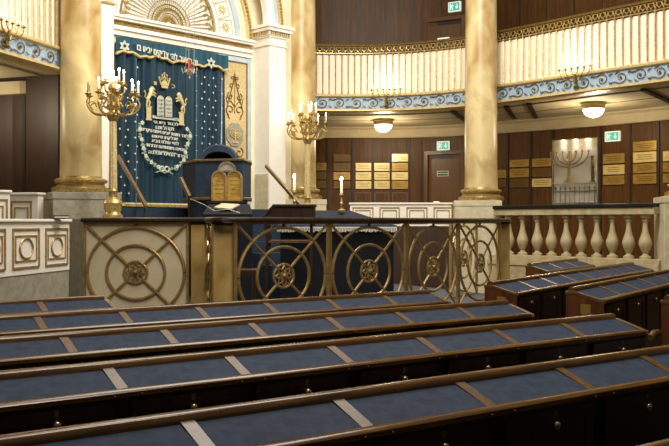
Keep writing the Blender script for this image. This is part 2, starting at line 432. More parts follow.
def balustrade(path, s0, s1, pitch, label, zt=5.12):
    q, t, n = path.at((s0+s1)/2); o = thing('gallery_balustrade', label, 'balustrade', (q.x,q.y,4.14), 'gallery balustrades')
    n = max(2, round((s1-s0)/pitch)); pitch = (s1-s0)/n; z0 = 4.135; zc = zt-.2
    for i in range(n+1):
        d = s0+i*pitch; q, t, nn = path.at(d)
        MB().tube([path.map(d,0,z0), path.map(d,0,zc+.04)], .0125, 6).lathe([(.02,0),(.026,.015),(.012,.03)], path.map(d,0,zc), 8).lathe([(.022,0),(.014,.03)], path.map(d,0,z0), 8).build('rod', M['gold'], o, smooth=True)
    for i in range(n):
        mb = MB(); vs = []; a = s0+i*pitch; K = 7
        for j in range(K):
            f = j/(K-1); dd = a+pitch*f; oo = -.045+.028*math.sin(f*PI)
            vs += [path.map(dd,oo,z0+.005), path.map(dd,oo,zc), path.map(dd,oo-.012,zc), path.map(dd,oo-.012,z0+.005)]
        fs = []
        for j in range(K-1):
            for k in range(4): fs.append([j*4+k, j*4+(k+1) % 4, j*4+4+(k+1) % 4, j*4+4+k])
        fs += [[0,1,2,3], [K*4-4,K*4-3,K*4-2,K*4-1]]
        mb.add(vs, fs).build('cloth_panel', M['cloth'], o, smooth=True)
    path.sweep(MB(), [(-.03,zt-.03),(.03,zt-.03),(.035,zt-.01),(.02,zt+.012),(-.02,zt+.012),(-.035,zt-.01)], s0-.02, s1+.02, .1).build('top_rail', M['golddark'], o, smooth=True)
    path.sweep(MB(), [(-.012,zc+.02),(.012,zc+.02),(.012,zc+.035),(-.012,zc+.035)], s0-.02, s1+.02, .1).build('lower_rail', M['gold'], o)
    mb = MB()
    for i in range(n):
        a = s0+(i+.5)*pitch
        mb.tube([path.map(a+.042*math.cos(h), .0, zc+.115+.042*math.sin(h)) for h in [2*PI*k/10 for k in range(10)]], .0085, 5, True)
        mb.tube([path.map(a-pitch/2, 0, zc+.05), path.map(a-pitch*.3, 0, zc+.15), path.map(a-pitch/2, 0, zc+.17)], .009, 5)
        mb.tube([path.map(a+pitch/2, 0, zc+.05), path.map(a+pitch*.3, 0, zc+.15), path.map(a+pitch/2, 0, zc+.17)], .009, 5)
        mb.ball(path.map(a,0,zc+.06), .016, 6, 4)
    mb.build('ring_frieze', M['gold'], o, smooth=True)
    return o
balustrade(GP, GP.find(310), GP.find(478), .128, 'gilded gallery balustrade with white cloth between the two middle marble columns')
balustrade(GP, GP.find(484), GP.find(669)+.9, .14, 'gilded gallery balustrade with white cloth rising right of the tall right column')
balustrade(GL_, GL_.find(0)-.9, GL_.find(67), .135, 'gilded gallery balustrade with white cloth at the upper left corner')
# dark void behind the open frieze is the upper wall itself; gallery floor
# ------------------------------------------------------------------ gallery candle sconces
def sconce(path, d, label, power=7):
    q, t, n = path.at(d); o = thing('candle_sconce', label, 'sconce', (q.x+n.x*.06,q.y+n.y*.06,3.9), 'candle sconces on the gallery fronts')
    b = MB(); b.tube([path.map(d,.05,3.9), path.map(d,.07,4.02), path.map(d,.09,4.1)], [.03,.022,.015], 8).lathe([(.03,-.03),(.045,0),(.02,.03)], path.map(d,.06,3.9), 10)
    b.build('bracket', M['golddark'], o, smooth=True)
    for w_ in (-.3,-.18,-.06,.06,.18,.3):
        pts = [path.map(d+w_*math.sin(a), .1, 4.19-.2*abs(w_/.3)**.5*math.cos(a)) for a in [k*PI/2/8 for k in range(9)]]
        pts[0] = path.map(d, .1, 3.97)
        a = MB().tube(pts, .008, 5); top = pts[-1]
        a.lathe([(.006,0),(.028,.012),(.03,.02),(.008,.03)], top, 8)
        ar = a.build('arm', M['golddark'], o, smooth=True)
        MB().lathe([(.008,.03),(.008,.06)], top, 6).build('candle', M['unlit'], ar)
        MB().ball(top+Vector((0,0,.078)), (.008,.008,.018), 6, 5).build('flame', M['flame'], ar)
    p = path.map(d, .28, 4.42); light('sconce_glow', 'POINT', p, power, (1,.91,.76), .12)
sconce(GP, GP.find(387), 'small six armed gilt sconce on the gallery front between the two middle columns')
sconce(GP, GP.find(578), 'small six armed gilt sconce on the gallery front above the display niche')
sconce(GL_, GL_.find(3), 'small gilt sconce at the left picture edge on the upper left gallery', 5)

# ------------------------------------------------------------------ columns
def column(x, Y, ztop, label, base_px, rot=0.0, pw=.46, pdx=0):
    cx = (x-CX)/F*Y; o = thing('marble_column', label, 'column', (cx,Y,0), 'marble columns of the hall')
    zb = ztop; R_ = .295
    sh = [(R_*1.02,zb+.2),(R_*1.0,zb+.6)]+[(R_*(1-.06*k/8), zb+.6+k*.62) for k in range(1,9)]
    MB().lathe(sh, (cx,Y,0), 40).build('shaft', M['marble'], o, smooth=True)
    MB().lathe([(R_*1.36,zb),(R_*1.42,zb+.04),(R_*1.4,zb+.075),(R_*1.2,zb+.09),(R_*1.13,zb+.12),(R_*1.15,zb+.14),(R_*1.26,zb+.15),(R_*1.28,zb+.18),(R_*1.2,zb+.205),(R_*1.05,zb+.215),(R_*1.03,zb+.24)], (cx,Y,0), 40).build('gilt_base', M['gold'], o, smooth=True)
    tf = frame2d((cx+pdx,Y,0), (math.cos(rot), math.sin(rot)))
    MB(tf).box(-pw,pw,-pw,pw,0,zb-.1).box(-pw-.01,pw+.01,-pw-.01,pw+.01,zb-.1,zb).build('pedestal', M['stone'] if x < 200 else M['palestone'], o, bevel=.008)
    return o
column(81, 12.7, 2.02, 'yellow marble column on a grey stone plinth left of the blue curtain', None, math.radians(27), .47)
column(300.5, 16.6, 2.02, 'yellow marble column behind the middle candelabrum', None, math.radians(5), .46)
column(481, 15.8, 1.98, 'tall yellow marble column on a pale plinth right of the exit door', None, math.radians(-6), .41, -.08)
column(694, 13.1, 1.98, 'marble column on a pale plinth at the right picture edge', None, math.radians(-12), .5)

# ------------------------------------------------------------------ ark wall
aw = struct(MB(ark).box(-.82,3.75,0,.25,.5,7.2).build('wall_ark', M['cream']))
# reveals of the niche and pilasters
TL, TR, BF = -.30, 2.74, .42
p = struct(MB(ark).box(TL-.42,TL,-BF,0,1.8,4.86).build('trim_7', M['plaster'], bevel=.006))
MB(ark).box(TL-.45,TL+.02,-BF-.02,0,4.86,4.89).build('gilt_top_edge', M['gold'], p)
x0, x1 = TR+.09, TR+.48
p = struct(MB(ark).box(x0,x1,-BF,0,1.8,4.72).build('trim_8', M['plaster'], bevel=.006))
c = MB(ark)
for a, b, e in ((4.72,4.75,.02),(4.75,4.87,.005),(4.87,4.9,.03),(4.9,4.97,.05),(4.97,5.03,.09),(5.03,5.08,.12)):
    c.box(x0-e,x1+e,-BF-e,0,a,b)
c.build('capital', M['plaster'], p)
dn = MB(ark)
for k in range(9): dn.box(x0-.02+k*.052, x0+.008+k*.052, -BF-.065, -BF-.03, 4.91,4.965)
for k in range(6): dn.box(x0-.065, x0-.03, -BF+.0+k*.064, -BF+.035+k*.064, 4.91,4.965)
dn.build('gilt_dentils', M['gold'], p)
struct(MB(ark).box(x0-.02,x0,-BF+.02,-.05,1.8,2.45).build('baseboard_ark', M['palestone']))
# cornice with gilt pattern band
co = struct(MB(ark).box(TL,TR,-.06,0,4.52,4.6).box(TL,TR,-.1,0,4.6,4.66).box(TL,TR,-.05,0,4.66,4.74).box(TL,TR,-.14,0,4.74,4.78).box(TL,TR,-.17,0,4.78,4.82).build('trim_10', M['plaster']))
gb = MB(ark).box(TL,TR,-.062,-.045,4.662,4.735)
for k in range(76): gb.box(TL+.01+k*.04, TL+.03+k*.04, -.072, -.055, 4.67, 4.728)
gb.build('gilt_pattern_band', M['gold'], co)
# lunette with sunburst
LX, LZ = .97, 4.82
lu = struct(MB(ark).plate([(LX+.95,LZ)]+arc2(LX,LZ,.95,0,PI)[1:-1]+[(LX-.95,LZ)], -.03, 0).build('trim_11', M['fanwhite']))
sb = MB(ark)
for k in range(33):
    a = PI*k/32; c, s_ = math.cos(a), math.sin(a)
    sb.tube([(LX+.35*c,-.05,LZ+.35*s_),(LX+.82*c,-.05,LZ+.82*s_)], [.005,.010], 5)
for r, th in ((.07,.007),(.12,.007),(.2,.008),(.28,.008),(.345,.012),(.42,.006),(.92,.018)):
    sb.tube(ell(LX,LZ,r,r,30,0,PI,-.05), th, 6)
for k in range(23):
    a = PI*(k+.5)/23; c, s_ = math.cos(a), math.sin(a)
    for r0, r1, wd in ((.05,.2,.014),(.2,.345,.02)):
        n_ = Vector((-s_, 0, c)); m0 = Vector((LX+r0*c,-.045,LZ+r0*s_)); m1 = Vector((LX+r1*c,-.045,LZ+r1*s_)); mm = (m0+m1)/2
        sb.add([m0, mm+n_*wd, m1, mm-n_*wd], [[0,1,2,3]])
for k in range(16):
    a = PI*(k+.5)/16; c, s_ = math.cos(a), math.sin(a); n_ = Vector((-s_,0,c)); e = Vector((c,0,s_))
    m0 = Vector((LX,-.05,LZ))
    sb.tube([m0+e*.76-n_*.06, m0+e*.84-n_*.075, m0+e*.9, m0+e*.84+n_*.075, m0+e*.76+n_*.06], .011, 5)
    sb.add([m0+e*.78, m0+e*.83+n_*.03, m0+e*.89, m0+e*.83-n_*.03], [[0,1,2,3]])
sb.build('sunburst', M['gold'], lu, smooth=True)
MB(ark).plate([(LX+.34,LZ)]+arc2(LX,LZ,.34,0,PI)[1:-1]+[(LX-.34,LZ)], -.036, -.03).build('sun_disc', M['fanwhite'], lu)
def archring(r0, r1, y0, y1, a0=0, a1=PI, n=40, cx=LX, cz=LZ):
    mb = MB(ark); vs = []; fs = []
    for k in range(n+1):
        a = a0+(a1-a0)*k/n; c, s_ = math.cos(a), math.sin(a)
        vs += [(cx+r0*c,y0,cz+r0*s_),(cx+r1*c,y0,cz+r1*s_),(cx+r1*c,y1,cz+r1*s_),(cx+r0*c,y1,cz+r0*s_)]
    for k in range(n):
        for j in range(4): fs.append([k*4+j, k*4+(j+1) % 4, k*4+4+(j+1) % 4, k*4+4+j])
    fs += [[0,1,2,3], [n*4,n*4+1,n*4+2,n*4+3]]
    return mb.add(vs, fs)
ring = struct(archring(.96,1.36,-.07,0).build('trim_12', M['plaster']))
for k in range(12):
    a = PI*(k+.5)/12
    if LX+1.16*math.cos(a) < TL-.2: continue
    fr = MB(ark); c, s_ = math.cos(a), math.sin(a); m0 = Vector((LX+1.16*c,-.08,LZ+1.16*s_)); e = Vector((c,0,s_)); n_ = Vector((-s_,0,c))
    q = [m0+e*x*.14+n_*y*.13 for x, y in ((-1,-1),(1,-1),(1,1),(-1,1))]
    fr.tube(q, .009, 5, True)
    for j in range(8):
        b_ = 2*PI*j/8; d_ = e*math.cos(b_)+n_*math.sin(b_); p_ = e*-math.sin(b_)+n_*math.cos(b_)
        fr.add([m0+d_*.03, m0+d_*.07+p_*.022, m0+d_*.1, m0+d_*.07-p_*.022], [[0,1,2,3]])
    fr.tube([m0+e*.035*math.cos(b_)+n_*.035*math.sin(b_) for b_ in [2*PI*j/10 for j in range(10)]], .01, 5, True)
    fr.build('rosette', M['goldpale'], ring)
struct(archring(1.36,1.47,-.1,0).build('trim_13', M['bluegrey']))
bd = struct(archring(1.68,1.80,-.05,0).build('trim_14', M['goldpale']))
bb = MB(ark)
for k in range(84):
    a = PI*k/83; bb.ball((LX+1.74*math.cos(a),-.06,LZ+1.74*math.sin(a)), .03, 6, 4)
bb.build('gilt_beads', M['gold'], bd, smooth=True)
# outer arch springing from the pilasters
FX = (TL+TR)/2; FZ = 5.08
oa = struct(archring(1.56,1.74,-BF,-.3,0,PI,40,FX,FZ).build('trim_15', M['plaster']))
archring(1.74,1.84,-BF+.02,-.3,0,PI,40,FX,FZ).build('blue_grey_fillet', M['bluegrey'], oa)
archring(1.84,1.93,-BF-.02,-.3,0,PI,40,FX,FZ).build('gilt_moulding', M['goldpale'], oa)
b2 = MB(ark)
for k in range(90):
    a = PI*k/89; b2.ball((FX+1.885*math.cos(a),-BF-.03,FZ+1.885*math.sin(a)), .026, 6, 4)
b2.build('gilt_beads', M['gold'], oa, smooth=True)
# mosaic panels left and right of the curtain
def mosaic(x0, x1, nm):
    m = struct(MB(ark).box(x0,x1,-.03,0,1.9,4.42).build(nm, M['mosaic']))
    MB(ark).rect_frame(x0-.08,x1+.08,1.84,4.50,.08,-.05,0).build('blue_grey_frame', M['bluegrey'], m)
    MB(ark).rect_frame(x0,x1,1.92,4.42,.015,-.045,-.02).build('gilt_edge', M['golddark'], m)
    cx = (x0+x1)/2; o_ = MB(ark); Y_ = -.04
    zc = zat(134,15.15)
    for sg in (-1, 1):
        for (zz, r, f) in ((3.56,.1,1),(3.8,.07,-1),(2.82,.1,-1),(2.55,.1,1),(2.25,.1,-1)):
            pts = []
            for j in range(16):
                a = -1.2+j*.45; rr = r*(1-j/20)
                pts.append((cx+sg*(.1+rr*math.cos(a)), Y_, zz+f*rr*math.sin(a)))
            o_.tube(pts, .009, 5)
        o_.tube([(cx,Y_,4.2),(cx+sg*.03,Y_,4.05),(cx+sg*.12,Y_,3.75),(cx+sg*.19,Y_,3.55),(cx+sg*.12,Y_,3.4)], .009, 5)
        for z_, r in ((3.98,.05),(4.12,.035)):
            o_.tube([(cx+sg*(.02+r+r*(1-j/16)*math.cos(2.6-j*.5)), Y_, z_+r*(1-j/16)*math.sin(2.6-j*.5)) for j in range(13)], .007, 5)
        o_.tube([(cx,Y_,3.62),(cx+sg*.09,Y_,3.72),(cx+sg*.17,Y_,3.68),(cx+sg*.19,Y_,3.78)], .007, 5)
    o_.tube([(cx,Y_,4.25),(cx,Y_,3.5)], [.004,.006], 5)
    o_.build('scroll_ornament', M['golddark'], m, smooth=True)
    d_ = MB(ark).plate([(cx+.2*math.cos(PI/8+k*PI/4), zc+.22*math.sin(PI/8+k*PI/4)) for k in range(8)], -.05, -.03).build('medallion', M['stone'], m)
    mn = MB(ark)
    for r in (.05,.09,.13): mn.tube(ell(cx,zc+.06,r,r*.95,14,PI,2*PI,-.06), .012, 5)
    mn.tube([(cx,-.06,zc-.13),(cx,-.06,zc+.08)], .012, 5).box(cx-.06,cx+.06,-.065,-.05,zc-.15,zc-.125)
    for k in range(7): mn.ball((cx-.13+k*.0433,-.06,zc+.08), .014, 6, 4)
    mn.build('menorah_emblem', M['goldpale'], d_)
mosaic(arkxy(221.5,130,.03)[0], arkxy(247,130,.03)[0], 'trim_16')

# curtain
cu = thing('ark_curtain', 'deep teal velvet curtain with silver embroidery hanging across the ark', 'curtain', tuple(ark((1.1,0,1.82))))
def sheet(x0, x1, z0, z1, f, nx=120, nz=10, name='panel', m='velvet', parent=None, zt=None):
    mb = MB(ark); vs = []; fs = []
    for j in range(nz+1):
        for i in range(nx+1):
            x = x0+(x1-x0)*i/nx; a, b = z0(x) if callable(z0) else z0, z1(x) if callable(z1) else z1
            z = a+(b-a)*j/nz; vs.append((x, -f(x,z), z))
    for j in range(nz):
        for i in range(nx):
            k = j*(nx+1)+i; fs.append([k,k+1,k+nx+2,k+nx+1])
    return mb.add(vs, fs).build(name, M[m], parent, smooth=True)
def folds(x, z):
    e = abs(x-1.1)/1.1; amp = .016+.04*e**1.5
    return .09+amp*math.sin(x*2*PI/.19+.7*math.sin(z*1.1))+.008*math.sin(x*2*PI/.083+1)
sheet(-.065,2.1,1.86,4.4,folds,180,14,'main_panel','velvet',cu)
def vfold(x, z): return .135+.012*math.sin(x*2*PI/.36)+.008*math.sin(x*2*PI/.13)
vb = lambda x: 4.225+.022*math.sin(x*2*PI/.55)+.012*math.sin(x*2*PI/.21+1)
va = sheet(-.085,2.135,vb,lambda x: 4.475+.008*math.sin(x*9),vfold,120,6,'valance','valance',cu)
fv = MB(ark); pts = [(x,-vfold(x,0)-.008,vb(x)+.012) for x in [-.085+2.22*k/90 for k in range(91)]]
fv.tube(pts, .024, 5); fv.build('valance_fringe', M['fringe'], va, smooth=True)
def starshape(mb, x, z, r, y, th=.028):
    for fl in (1,-1):
        o = [(x+r*math.sin(2*PI*k/3), z+fl*r*math.cos(2*PI*k/3)) for k in range(3)]
        i_ = [(x+(r-th*2)*math.sin(2*PI*k/3), z+fl*(r-th*2)*math.cos(2*PI*k/3)) for k in range(3)]
        mb.frame(o, i_, y-.006, y)
for X_, Y_ in ((124,46.3),(210.6,63.3)):
    t, z = arkxy(X_, Y_, .15); st = MB(ark); starshape(st, t, z, .1, -.165, .022); 
    st.tube(ell(t,z,.035,.035,12,0,2*PI,-.168), .008, 5, True)
    st.build('star_of_david', M['silver'], va)
tx = MB(ark); t0, z0 = arkxy(136.5,50,.15); t1, z1 = arkxy(197,66,.15)
for dx, dz in ((0,0),(.008,.004),(-.006,-.004)): write(tx, 'זה השער לה׳ צדיקים יבאו בו', t0+dx, t1+dx, lambda x: z0+dz+(z1-z0)*(x-t0)/(t1-t0), .1, -.17+dx*.2)
tx.build('lettering', M['silver'], va)
fb = MB(ark); fb.tube([(x,-folds(x,1.9)-.01,1.87) for x in [-.065+2.165*k/120 for k in range(121)]], .035, 5).build('bottom_fringe', M['fringe'], cu, smooth=True)
EY = -.165
def A(x, y): return arkxy(x, y, .16)
# crown
cr = MB(ark); t, z = A(164.3,82); r = .095
cr.plate([(t-r*.62,z-.1),(t+r*.62,z-.1),(t+r*.7,z-.055),(t-r*.7,z-.055)], EY-.01, EY)
cr.tube([(t-r*.68,EY,z-.05),(t-r*1.05,EY,z+.05),(t-r*.6,EY,z+.02),(t-r*.45,EY,z+.1),(t-r*.2,EY,z+.03),(t,EY,z+.13),(t+r*.2,EY,z+.03),(t+r*.45,EY,z+.1),(t+r*.6,EY,z+.02),(t+r*1.05,EY,z+.05),(t+r*.68,EY,z-.05)], .014, 5)
cr.plate([(t-r*.6,z-.05),(t+r*.6,z-.05),(t+r*.55,z),(t,z+.04),(t-r*.55,z)], EY-.004, EY)
for a, b in ((-1.05,.06),(-.45,.11),(0,.14),(.45,.11),(1.05,.06)): cr.ball((t+r*a,EY,z+b), .018, 6, 4)
cr.build('crown', M['goldthread'], cu)
lt = MB(ark)
for ch, X_, Y_ in (('ת',153.5,85),('כ',171.5,88)):
    t, z = A(X_,Y_); write(lt, ch, t, t+.065, lambda x, z=z: z, .07, EY)
lt.build('crown_letters', M['goldthread'], cu)
# tablets
tb = MB(ark); td = MB(ark)
x0, za = A(156.3,114.5); x1, zb_ = A(172.3,117.5); zc = (za+zb_)/2-.02; wd = (x1-x0)/2
for k in (0,1):
    a = x0+k*wd; b = a+wd; h = zc+.28; cxx = (a+b)/2
    tb.plate([(a,zc),(b,zc),(b,h)]+arc2(cxx,h,wd/2,0,PI,12)[1:-1]+[(a,h)], EY-.004, EY)
    fo = [(a,zc),(b,zc),(b,h)]+arc2(cxx,h,wd/2,0,PI,12)[1:-1]+[(a,h)]
    td.tube([(p[0],EY-.008,p[1]) for p in fo], .009, 5, True)
    for j in range(5):
        word = ['אנכי','לאיהיה','לאתשא','זכור','כבד'] if k else ['לאתרצח','לאתנאף','לאתגנב','לאתענה','לאתחמד']
        write(td, word[j], a+.03, b-.025, lambda x, j=j: h-.03-j*.062, .035, EY-.012)
tbo = tb.build('tablets', M['silver'], cu); td.build('tablet_lettering', M['darkvelvet'], tbo)
MB(ark).box(x0-.03,x1+.03,EY-.006,EY,zc-.035,zc-.005).build('tablet_base', M['silver'], cu)
# lions on pillars, facing the tablets
def lion(X_, Y_, f, hgt=.22):
    t, z = A(X_,Y_); s_ = hgt/.22; mb = MB(ark)
    P = lambda a, b: (t+f*a*s_, EY-.005, z+b*s_)
    mb.tube([P(-.06,-.02),P(-.03,.03),P(.0,.09),P(.02,.13)], [.03*s_,.034*s_,.036*s_,.03*s_], 8)
    mb.ball(P(.03,.155), (.04*s_,.02,.042*s_), 8, 6); mb.ball(P(.06,.15), (.022*s_,.015,.018*s_), 6, 4)
    mb.ball(P(.015,.13), (.045*s_,.015,.045*s_), 8, 6)
    mb.tube([P(.0,.09),P(.06,.1),P(.1,.08)], [.016,.013,.014], 6); mb.tube([P(.01,.06),P(.06,.06),P(.09,.035)], [.016,.013,.014], 6)
    mb.tube([P(-.05,-.02),P(-.015,-.07),P(-.03,-.12),P(.0,-.125)], [.026,.02,.013,.012], 6)
    mb.tube([P(-.06,-.02),P(-.07,-.08),P(-.08,-.12),P(-.05,-.125)], [.026,.018,.013,.012], 6)
    mb.tube([P(-.07,-.02),P(-.11,.02),P(-.09,.07),P(-.12,.1),P(-.1,.12)], [.009,.008,.008,.014,.006], 6)
    return mb.build('embroidered_lion', M['goldthread'], cu, smooth=True)
lion(150.3,98.5,1); lion(180.3,104.5,-1)
for a, b, c, d in ((146.2,151,106,120.5),(178.9,183.6,112,125.5)):
    xa, z1 = A(a,c); xb, z2 = A(b,d); pl = MB(ark).box(xa,xb,EY-.004,EY,z2,z1).box(xa-.012,xb+.012,EY-.006,EY,z1-.02,z1).box(xa-.012,xb+.012,EY-.006,EY,z2,z2+.02)
    pl.build('embroidered_pillar', M['goldthread'], cu)
# dedication lines
for text, X0, X1, Yl, Yr, h in (('נדבת הפרכת הזאת',152.5,178.5,118,121.3,.06),('לכבוד בית ה׳',153.5,178,123.2,126,.055),('וקהלתנו',155.6,173.5,128.8,130.6,.065),
        ('לזכר נשמת אבינו ואמנו היקרים',141.5,188,130.5,138,.06),('שנלקחו מאתנו',152,177.5,137.3,140.4,.055),('לחיי עולם הבא',152,178.5,142,145.4,.06),
        ('תהיינה נשמותיהם צרורות',146.5,185,146.2,151.5,.06),('ברכה ושלום לנצח',153.5,176,151.4,154.3,.03),('בצרור החיים תנצבה',148.5,187.5,153.3,158.2,.06)):
    a, z1 = A(X0,Yl); b, z2 = A(X1,Yr); dl = MB(ark)
    for dx in (0,.007,-.006): write(dl, text, a+dx, b+dx, lambda x: z1+(z2-z1)*(x-a)/(b-a), h*.9, EY+dx*.2)
    dl.build('dedication_line', M['silver'], cu)
# wreath
wr = MB(ark); FLW = []
for path in ([(142.5,122),(139.5,128),(141,138),(143,147),(145,155),(150,161.5),(157,166.5),(163,169)], [(186,128),(190,135),(187.5,143),(185.5,151),(184.3,159),(178,166),(170,170)]):
    P = catmull([Vector((a,b,0)) for a,b in path], 6)
    W = [A(p.x,p.y) for p in P]; wr.tube([(a,EY,b) for a,b in W], .007, 5)
    for i, (a, b) in enumerate(W):
        for sg in (-1,1):
            an = random.uniform(0,2*PI); l = random.uniform(.04,.065); c, s_ = math.cos(an)*l, math.sin(an)*l
            wr.add([(a,EY-.004,b),(a+c*.5-s_*.22,EY-.006,b+s_*.5+c*.22),(a+c,EY-.004,b+s_),(a+c*.5+s_*.22,EY-.006,b+s_*.5-c*.22)], [[0,1,2,3]])
        if i % 6 == 1:
            fl = MB(ark)
            for k in range(5): fl.ball((a+.02*math.cos(k*PI*.4),EY-.008,b+.02*math.sin(k*PI*.4)), (.017,.008,.017), 6, 4)
            FLW.append(fl)
a, b = A(164,170)
wr.tube([(a-.17,EY,b-.05),(a-.08,EY,b-.02),(a,EY,b-.05),(a+.08,EY,b-.03),(a+.17,EY,b-.06)], .011, 5)
for sg in (-1,1): fl = MB(ark); FLW.append(fl); fl.tube([(a+sg*(.05+.045*math.cos(h)),EY-.006,b+.015+.04*math.sin(h)) for h in [2*PI*k/10 for k in range(10)]], .013, 5, True)
wo = wr.build('wreath', M['greenthread'], cu); 
for fl in FLW: fl.build('flower', M['silver'], wo)
stm = None; cnt = 0
for j in range(17):
    for i in range(13):
        x = .0+i*.165+(.08 if j % 2 else 0); z = 2.05+j*.125
        if x > 2.05 or (.33 < x < 1.48) or (x < .3 and z > 3.7) or cnt > 98: continue
        y = -folds(x,z)-.02; r = .021; q = []
        for k in range(8):
            rr = r if k % 2 == 0 else r*.55; q.append((rr*math.sin(k*PI/4), rr*math.cos(k*PI/4)))
        if stm is None:
            o0 = ark((0,0,0)); tq_ = MB(lambda p: ark(p)-o0).plate(q, -.004, 0).build('silver_star', M['silver'], None, at=(0,0,0)); stm = tq_.data; bpy.data.objects.remove(tq_)
        st_ = bpy.data.objects.new('silver_star', stm); C.objects.link(st_); st_.parent = cu; st_.location = ark((x,y,z))-ORG[cu.name]; cnt += 1
for X_ in (136.5, 196.8):
    pts = [A(X_, yy) for yy in (58,100,140,180,205)]
    MB(ark).tube([(pts[0][0], -.15, z) for _, z in pts], .006, 5).build('seam_cord', M['seam'], cu)
# platform, wings and steps
struct(MB(ark).box(-.75,3.4,-1.3,0,.5,1.8).build('floor_ark', M['carpet']))
struct(MB(ark).box(-1.5,-.1,-1.85,-.95,.5,1.64).build('trim_17', M['stone']))
struct(MB(ark).box(3.02,3.9,-1.36,-.3,.5,1.64).build('trim_18', M['palestone']))
sb_ = MB(ark); n = 8
sb_.side([(-1.3,.5)]+[q for k in range(n) for q in ((-1.3-.25*(n-k), .5+.1625*k), (-1.3-.25*(n-k), .5+.1625*(k+1)))]+[(-1.3,1.8)], .75, 2.7)
struct(sb_.build('stairs', M['carpet']))

# ------------------------------------------------------------------ eternal light
p = px(189.5,70,13.4); o = thing('hanging_lamp', 'small hanging lamp with red glass in front of the blue curtain', 'lamp', tuple(p))
MB().lathe([(.004,-.14),(.015,-.12),(.008,-.09),(.03,-.07),(.06,-.03),(.07,.0),(.05,.01),(.03,.0)], p, 14).build('bowl', M['crystal'], o, smooth=True)
MB().lathe([(.018,0),(.03,.05),(.03,.11),(.026,.16)], p, 12).build('red_glass', M['red'], o, smooth=True)
for k in range(6):
    a = k*PI/3; MB().tube([p+Vector((.06*math.cos(a),.06*math.sin(a),0)), p+Vector((.1*math.cos(a),.1*math.sin(a),-.05)), p+Vector((.12*math.cos(a),.12*math.sin(a),.03))], .008, 5).build('branch', M['crystal'], o, smooth=True)
for dx, dy in ((-.06,.03),(.065,.03),(0,-.06)):
    MB().tube([p+Vector((dx,dy,.01)), p+Vector((dx*1.2,dy*1.2,3.2))], .005, 4).build('chain', M['crystal'], o)

# ------------------------------------------------------------------ candelabra
cand = thing('candelabrum', 'tall gilt standing candelabrum left of the blue curtain with several lit candles', 'candelabrum', (0,0,0), 'tall gilt candelabra')
MB().lathe([(.13,0),(.135,.05),(.11,.07),(.1,.1),(.125,.14),(.12,.2),(.135,.22),(.12,.25),(.06,.3),(.055,.36),(.07,.39),(.05,.42)], n=16).build('base', M['gold'], cand, smooth=True, local=True)
sm = MB(); pr = []
for k in range(24):
    a = 2*PI*k/24; pr.append((.052+.005*(k % 2), a))
sm.frustum([(r*math.cos(a), r*math.sin(a)) for r, a in pr], .42, [(r*.86*math.cos(a), r*.86*math.sin(a)) for r, a in pr], 1.36)
sm.build('stem', M['goldpale'], cand, local=True)
hb = MB().lathe([(.05,1.34),(.075,1.38),(.09,1.42),(.06,1.46),(.045,1.5),(.055,1.56),(.06,1.62),(.05,1.69),(.045,1.74),(.07,1.79),(.055,1.84),(.02,1.88)], n=16)
for k in range(10):
    a = 2*PI*k/10; hb.tube([(.06*math.cos(a),.06*math.sin(a),1.5),(.13*math.cos(a),.13*math.sin(a),1.55),(.1*math.cos(a),.1*math.sin(a),1.6+.05*(k%2)),(.14*math.cos(a),.14*math.sin(a),1.68+.06*(k%2)),(.1*math.cos(a),.1*math.sin(a),1.7)], [.01,.014,.01,.016,.006], 5)
hb.build('leafy_hub', M['gold'], cand, smooth=True, local=True)
lit = 0
for ring_, (cnt, R_, zc, off) in enumerate(((9,.34,1.7,.2),(5,.15,1.86,.5))):
    for k in range(cnt):
        a = 2*PI*k/cnt+off; c, s_ = math.cos(a), math.sin(a)
        P = ([(.05,1.46),(.14,1.43),(.25,1.44),(.33,1.5),(.36,1.58),(R_,1.64),(R_,zc)] if ring_ == 0 else [(.03,1.74),(.08,1.71),(.14,1.73),(.165,1.79),(R_,zc)])
        P = catmull([Vector((r,0,z)) for r, z in P], 4)
        am = MB().tube([(p_.x*c,p_.x*s_,p_.z) for p_ in P], [.013*(1-.3*i/len(P)) for i in range(len(P))], 6)
        if ring_ == 0:
            sc_ = [(R_-.06+.045*math.cos(h), 1.55+.045*math.sin(h)) for h in [j*.6-1.5 for j in range(9)]]
            am.tube([(r*c,r*s_,z) for r, z in sc_], .009, 5)
        am.lathe([(.012,-.03),(.045,-.012),(.05,.0),(.02,.006),(.018,.03),(.028,.04)], (R_*c,R_*s_,zc), 10)
        am_o = am.build('arm', M['gold'], cand, smooth=True, local=True)
        dark = ring_ == 0 and k in (3,4,5)
        MB().lathe([(.013,.035),(.012,.15)], (R_*c,R_*s_,zc), 8).build('candle', M['unlit'] if dark else M['candle'], am_o, smooth=True, local=True)
        if not dark:
            MB().ball((R_*c,R_*s_,zc+.178), (.011,.011,.027), 8, 6).build('flame', M['flame'], am_o, smooth=True, local=True)
cand.location = px(113,0,11.95).xy.to_3d()+Vector((0,0,1.64))
cand2 = dup(cand, 'tall gilt standing candelabrum in front of the middle marble column with lit candles')
cand2.location = px(307.5,0,15.4).xy.to_3d()+Vector((0,0,1.64)); cand2.rotation_euler.z = 2.2
for c_ in (cand, cand2):
    light('candelabrum_glow', 'POINT', c_.location+Vector((.28 if c_ is cand else .1,-.32,2.15)), 8, (1,.9,.7), .22)

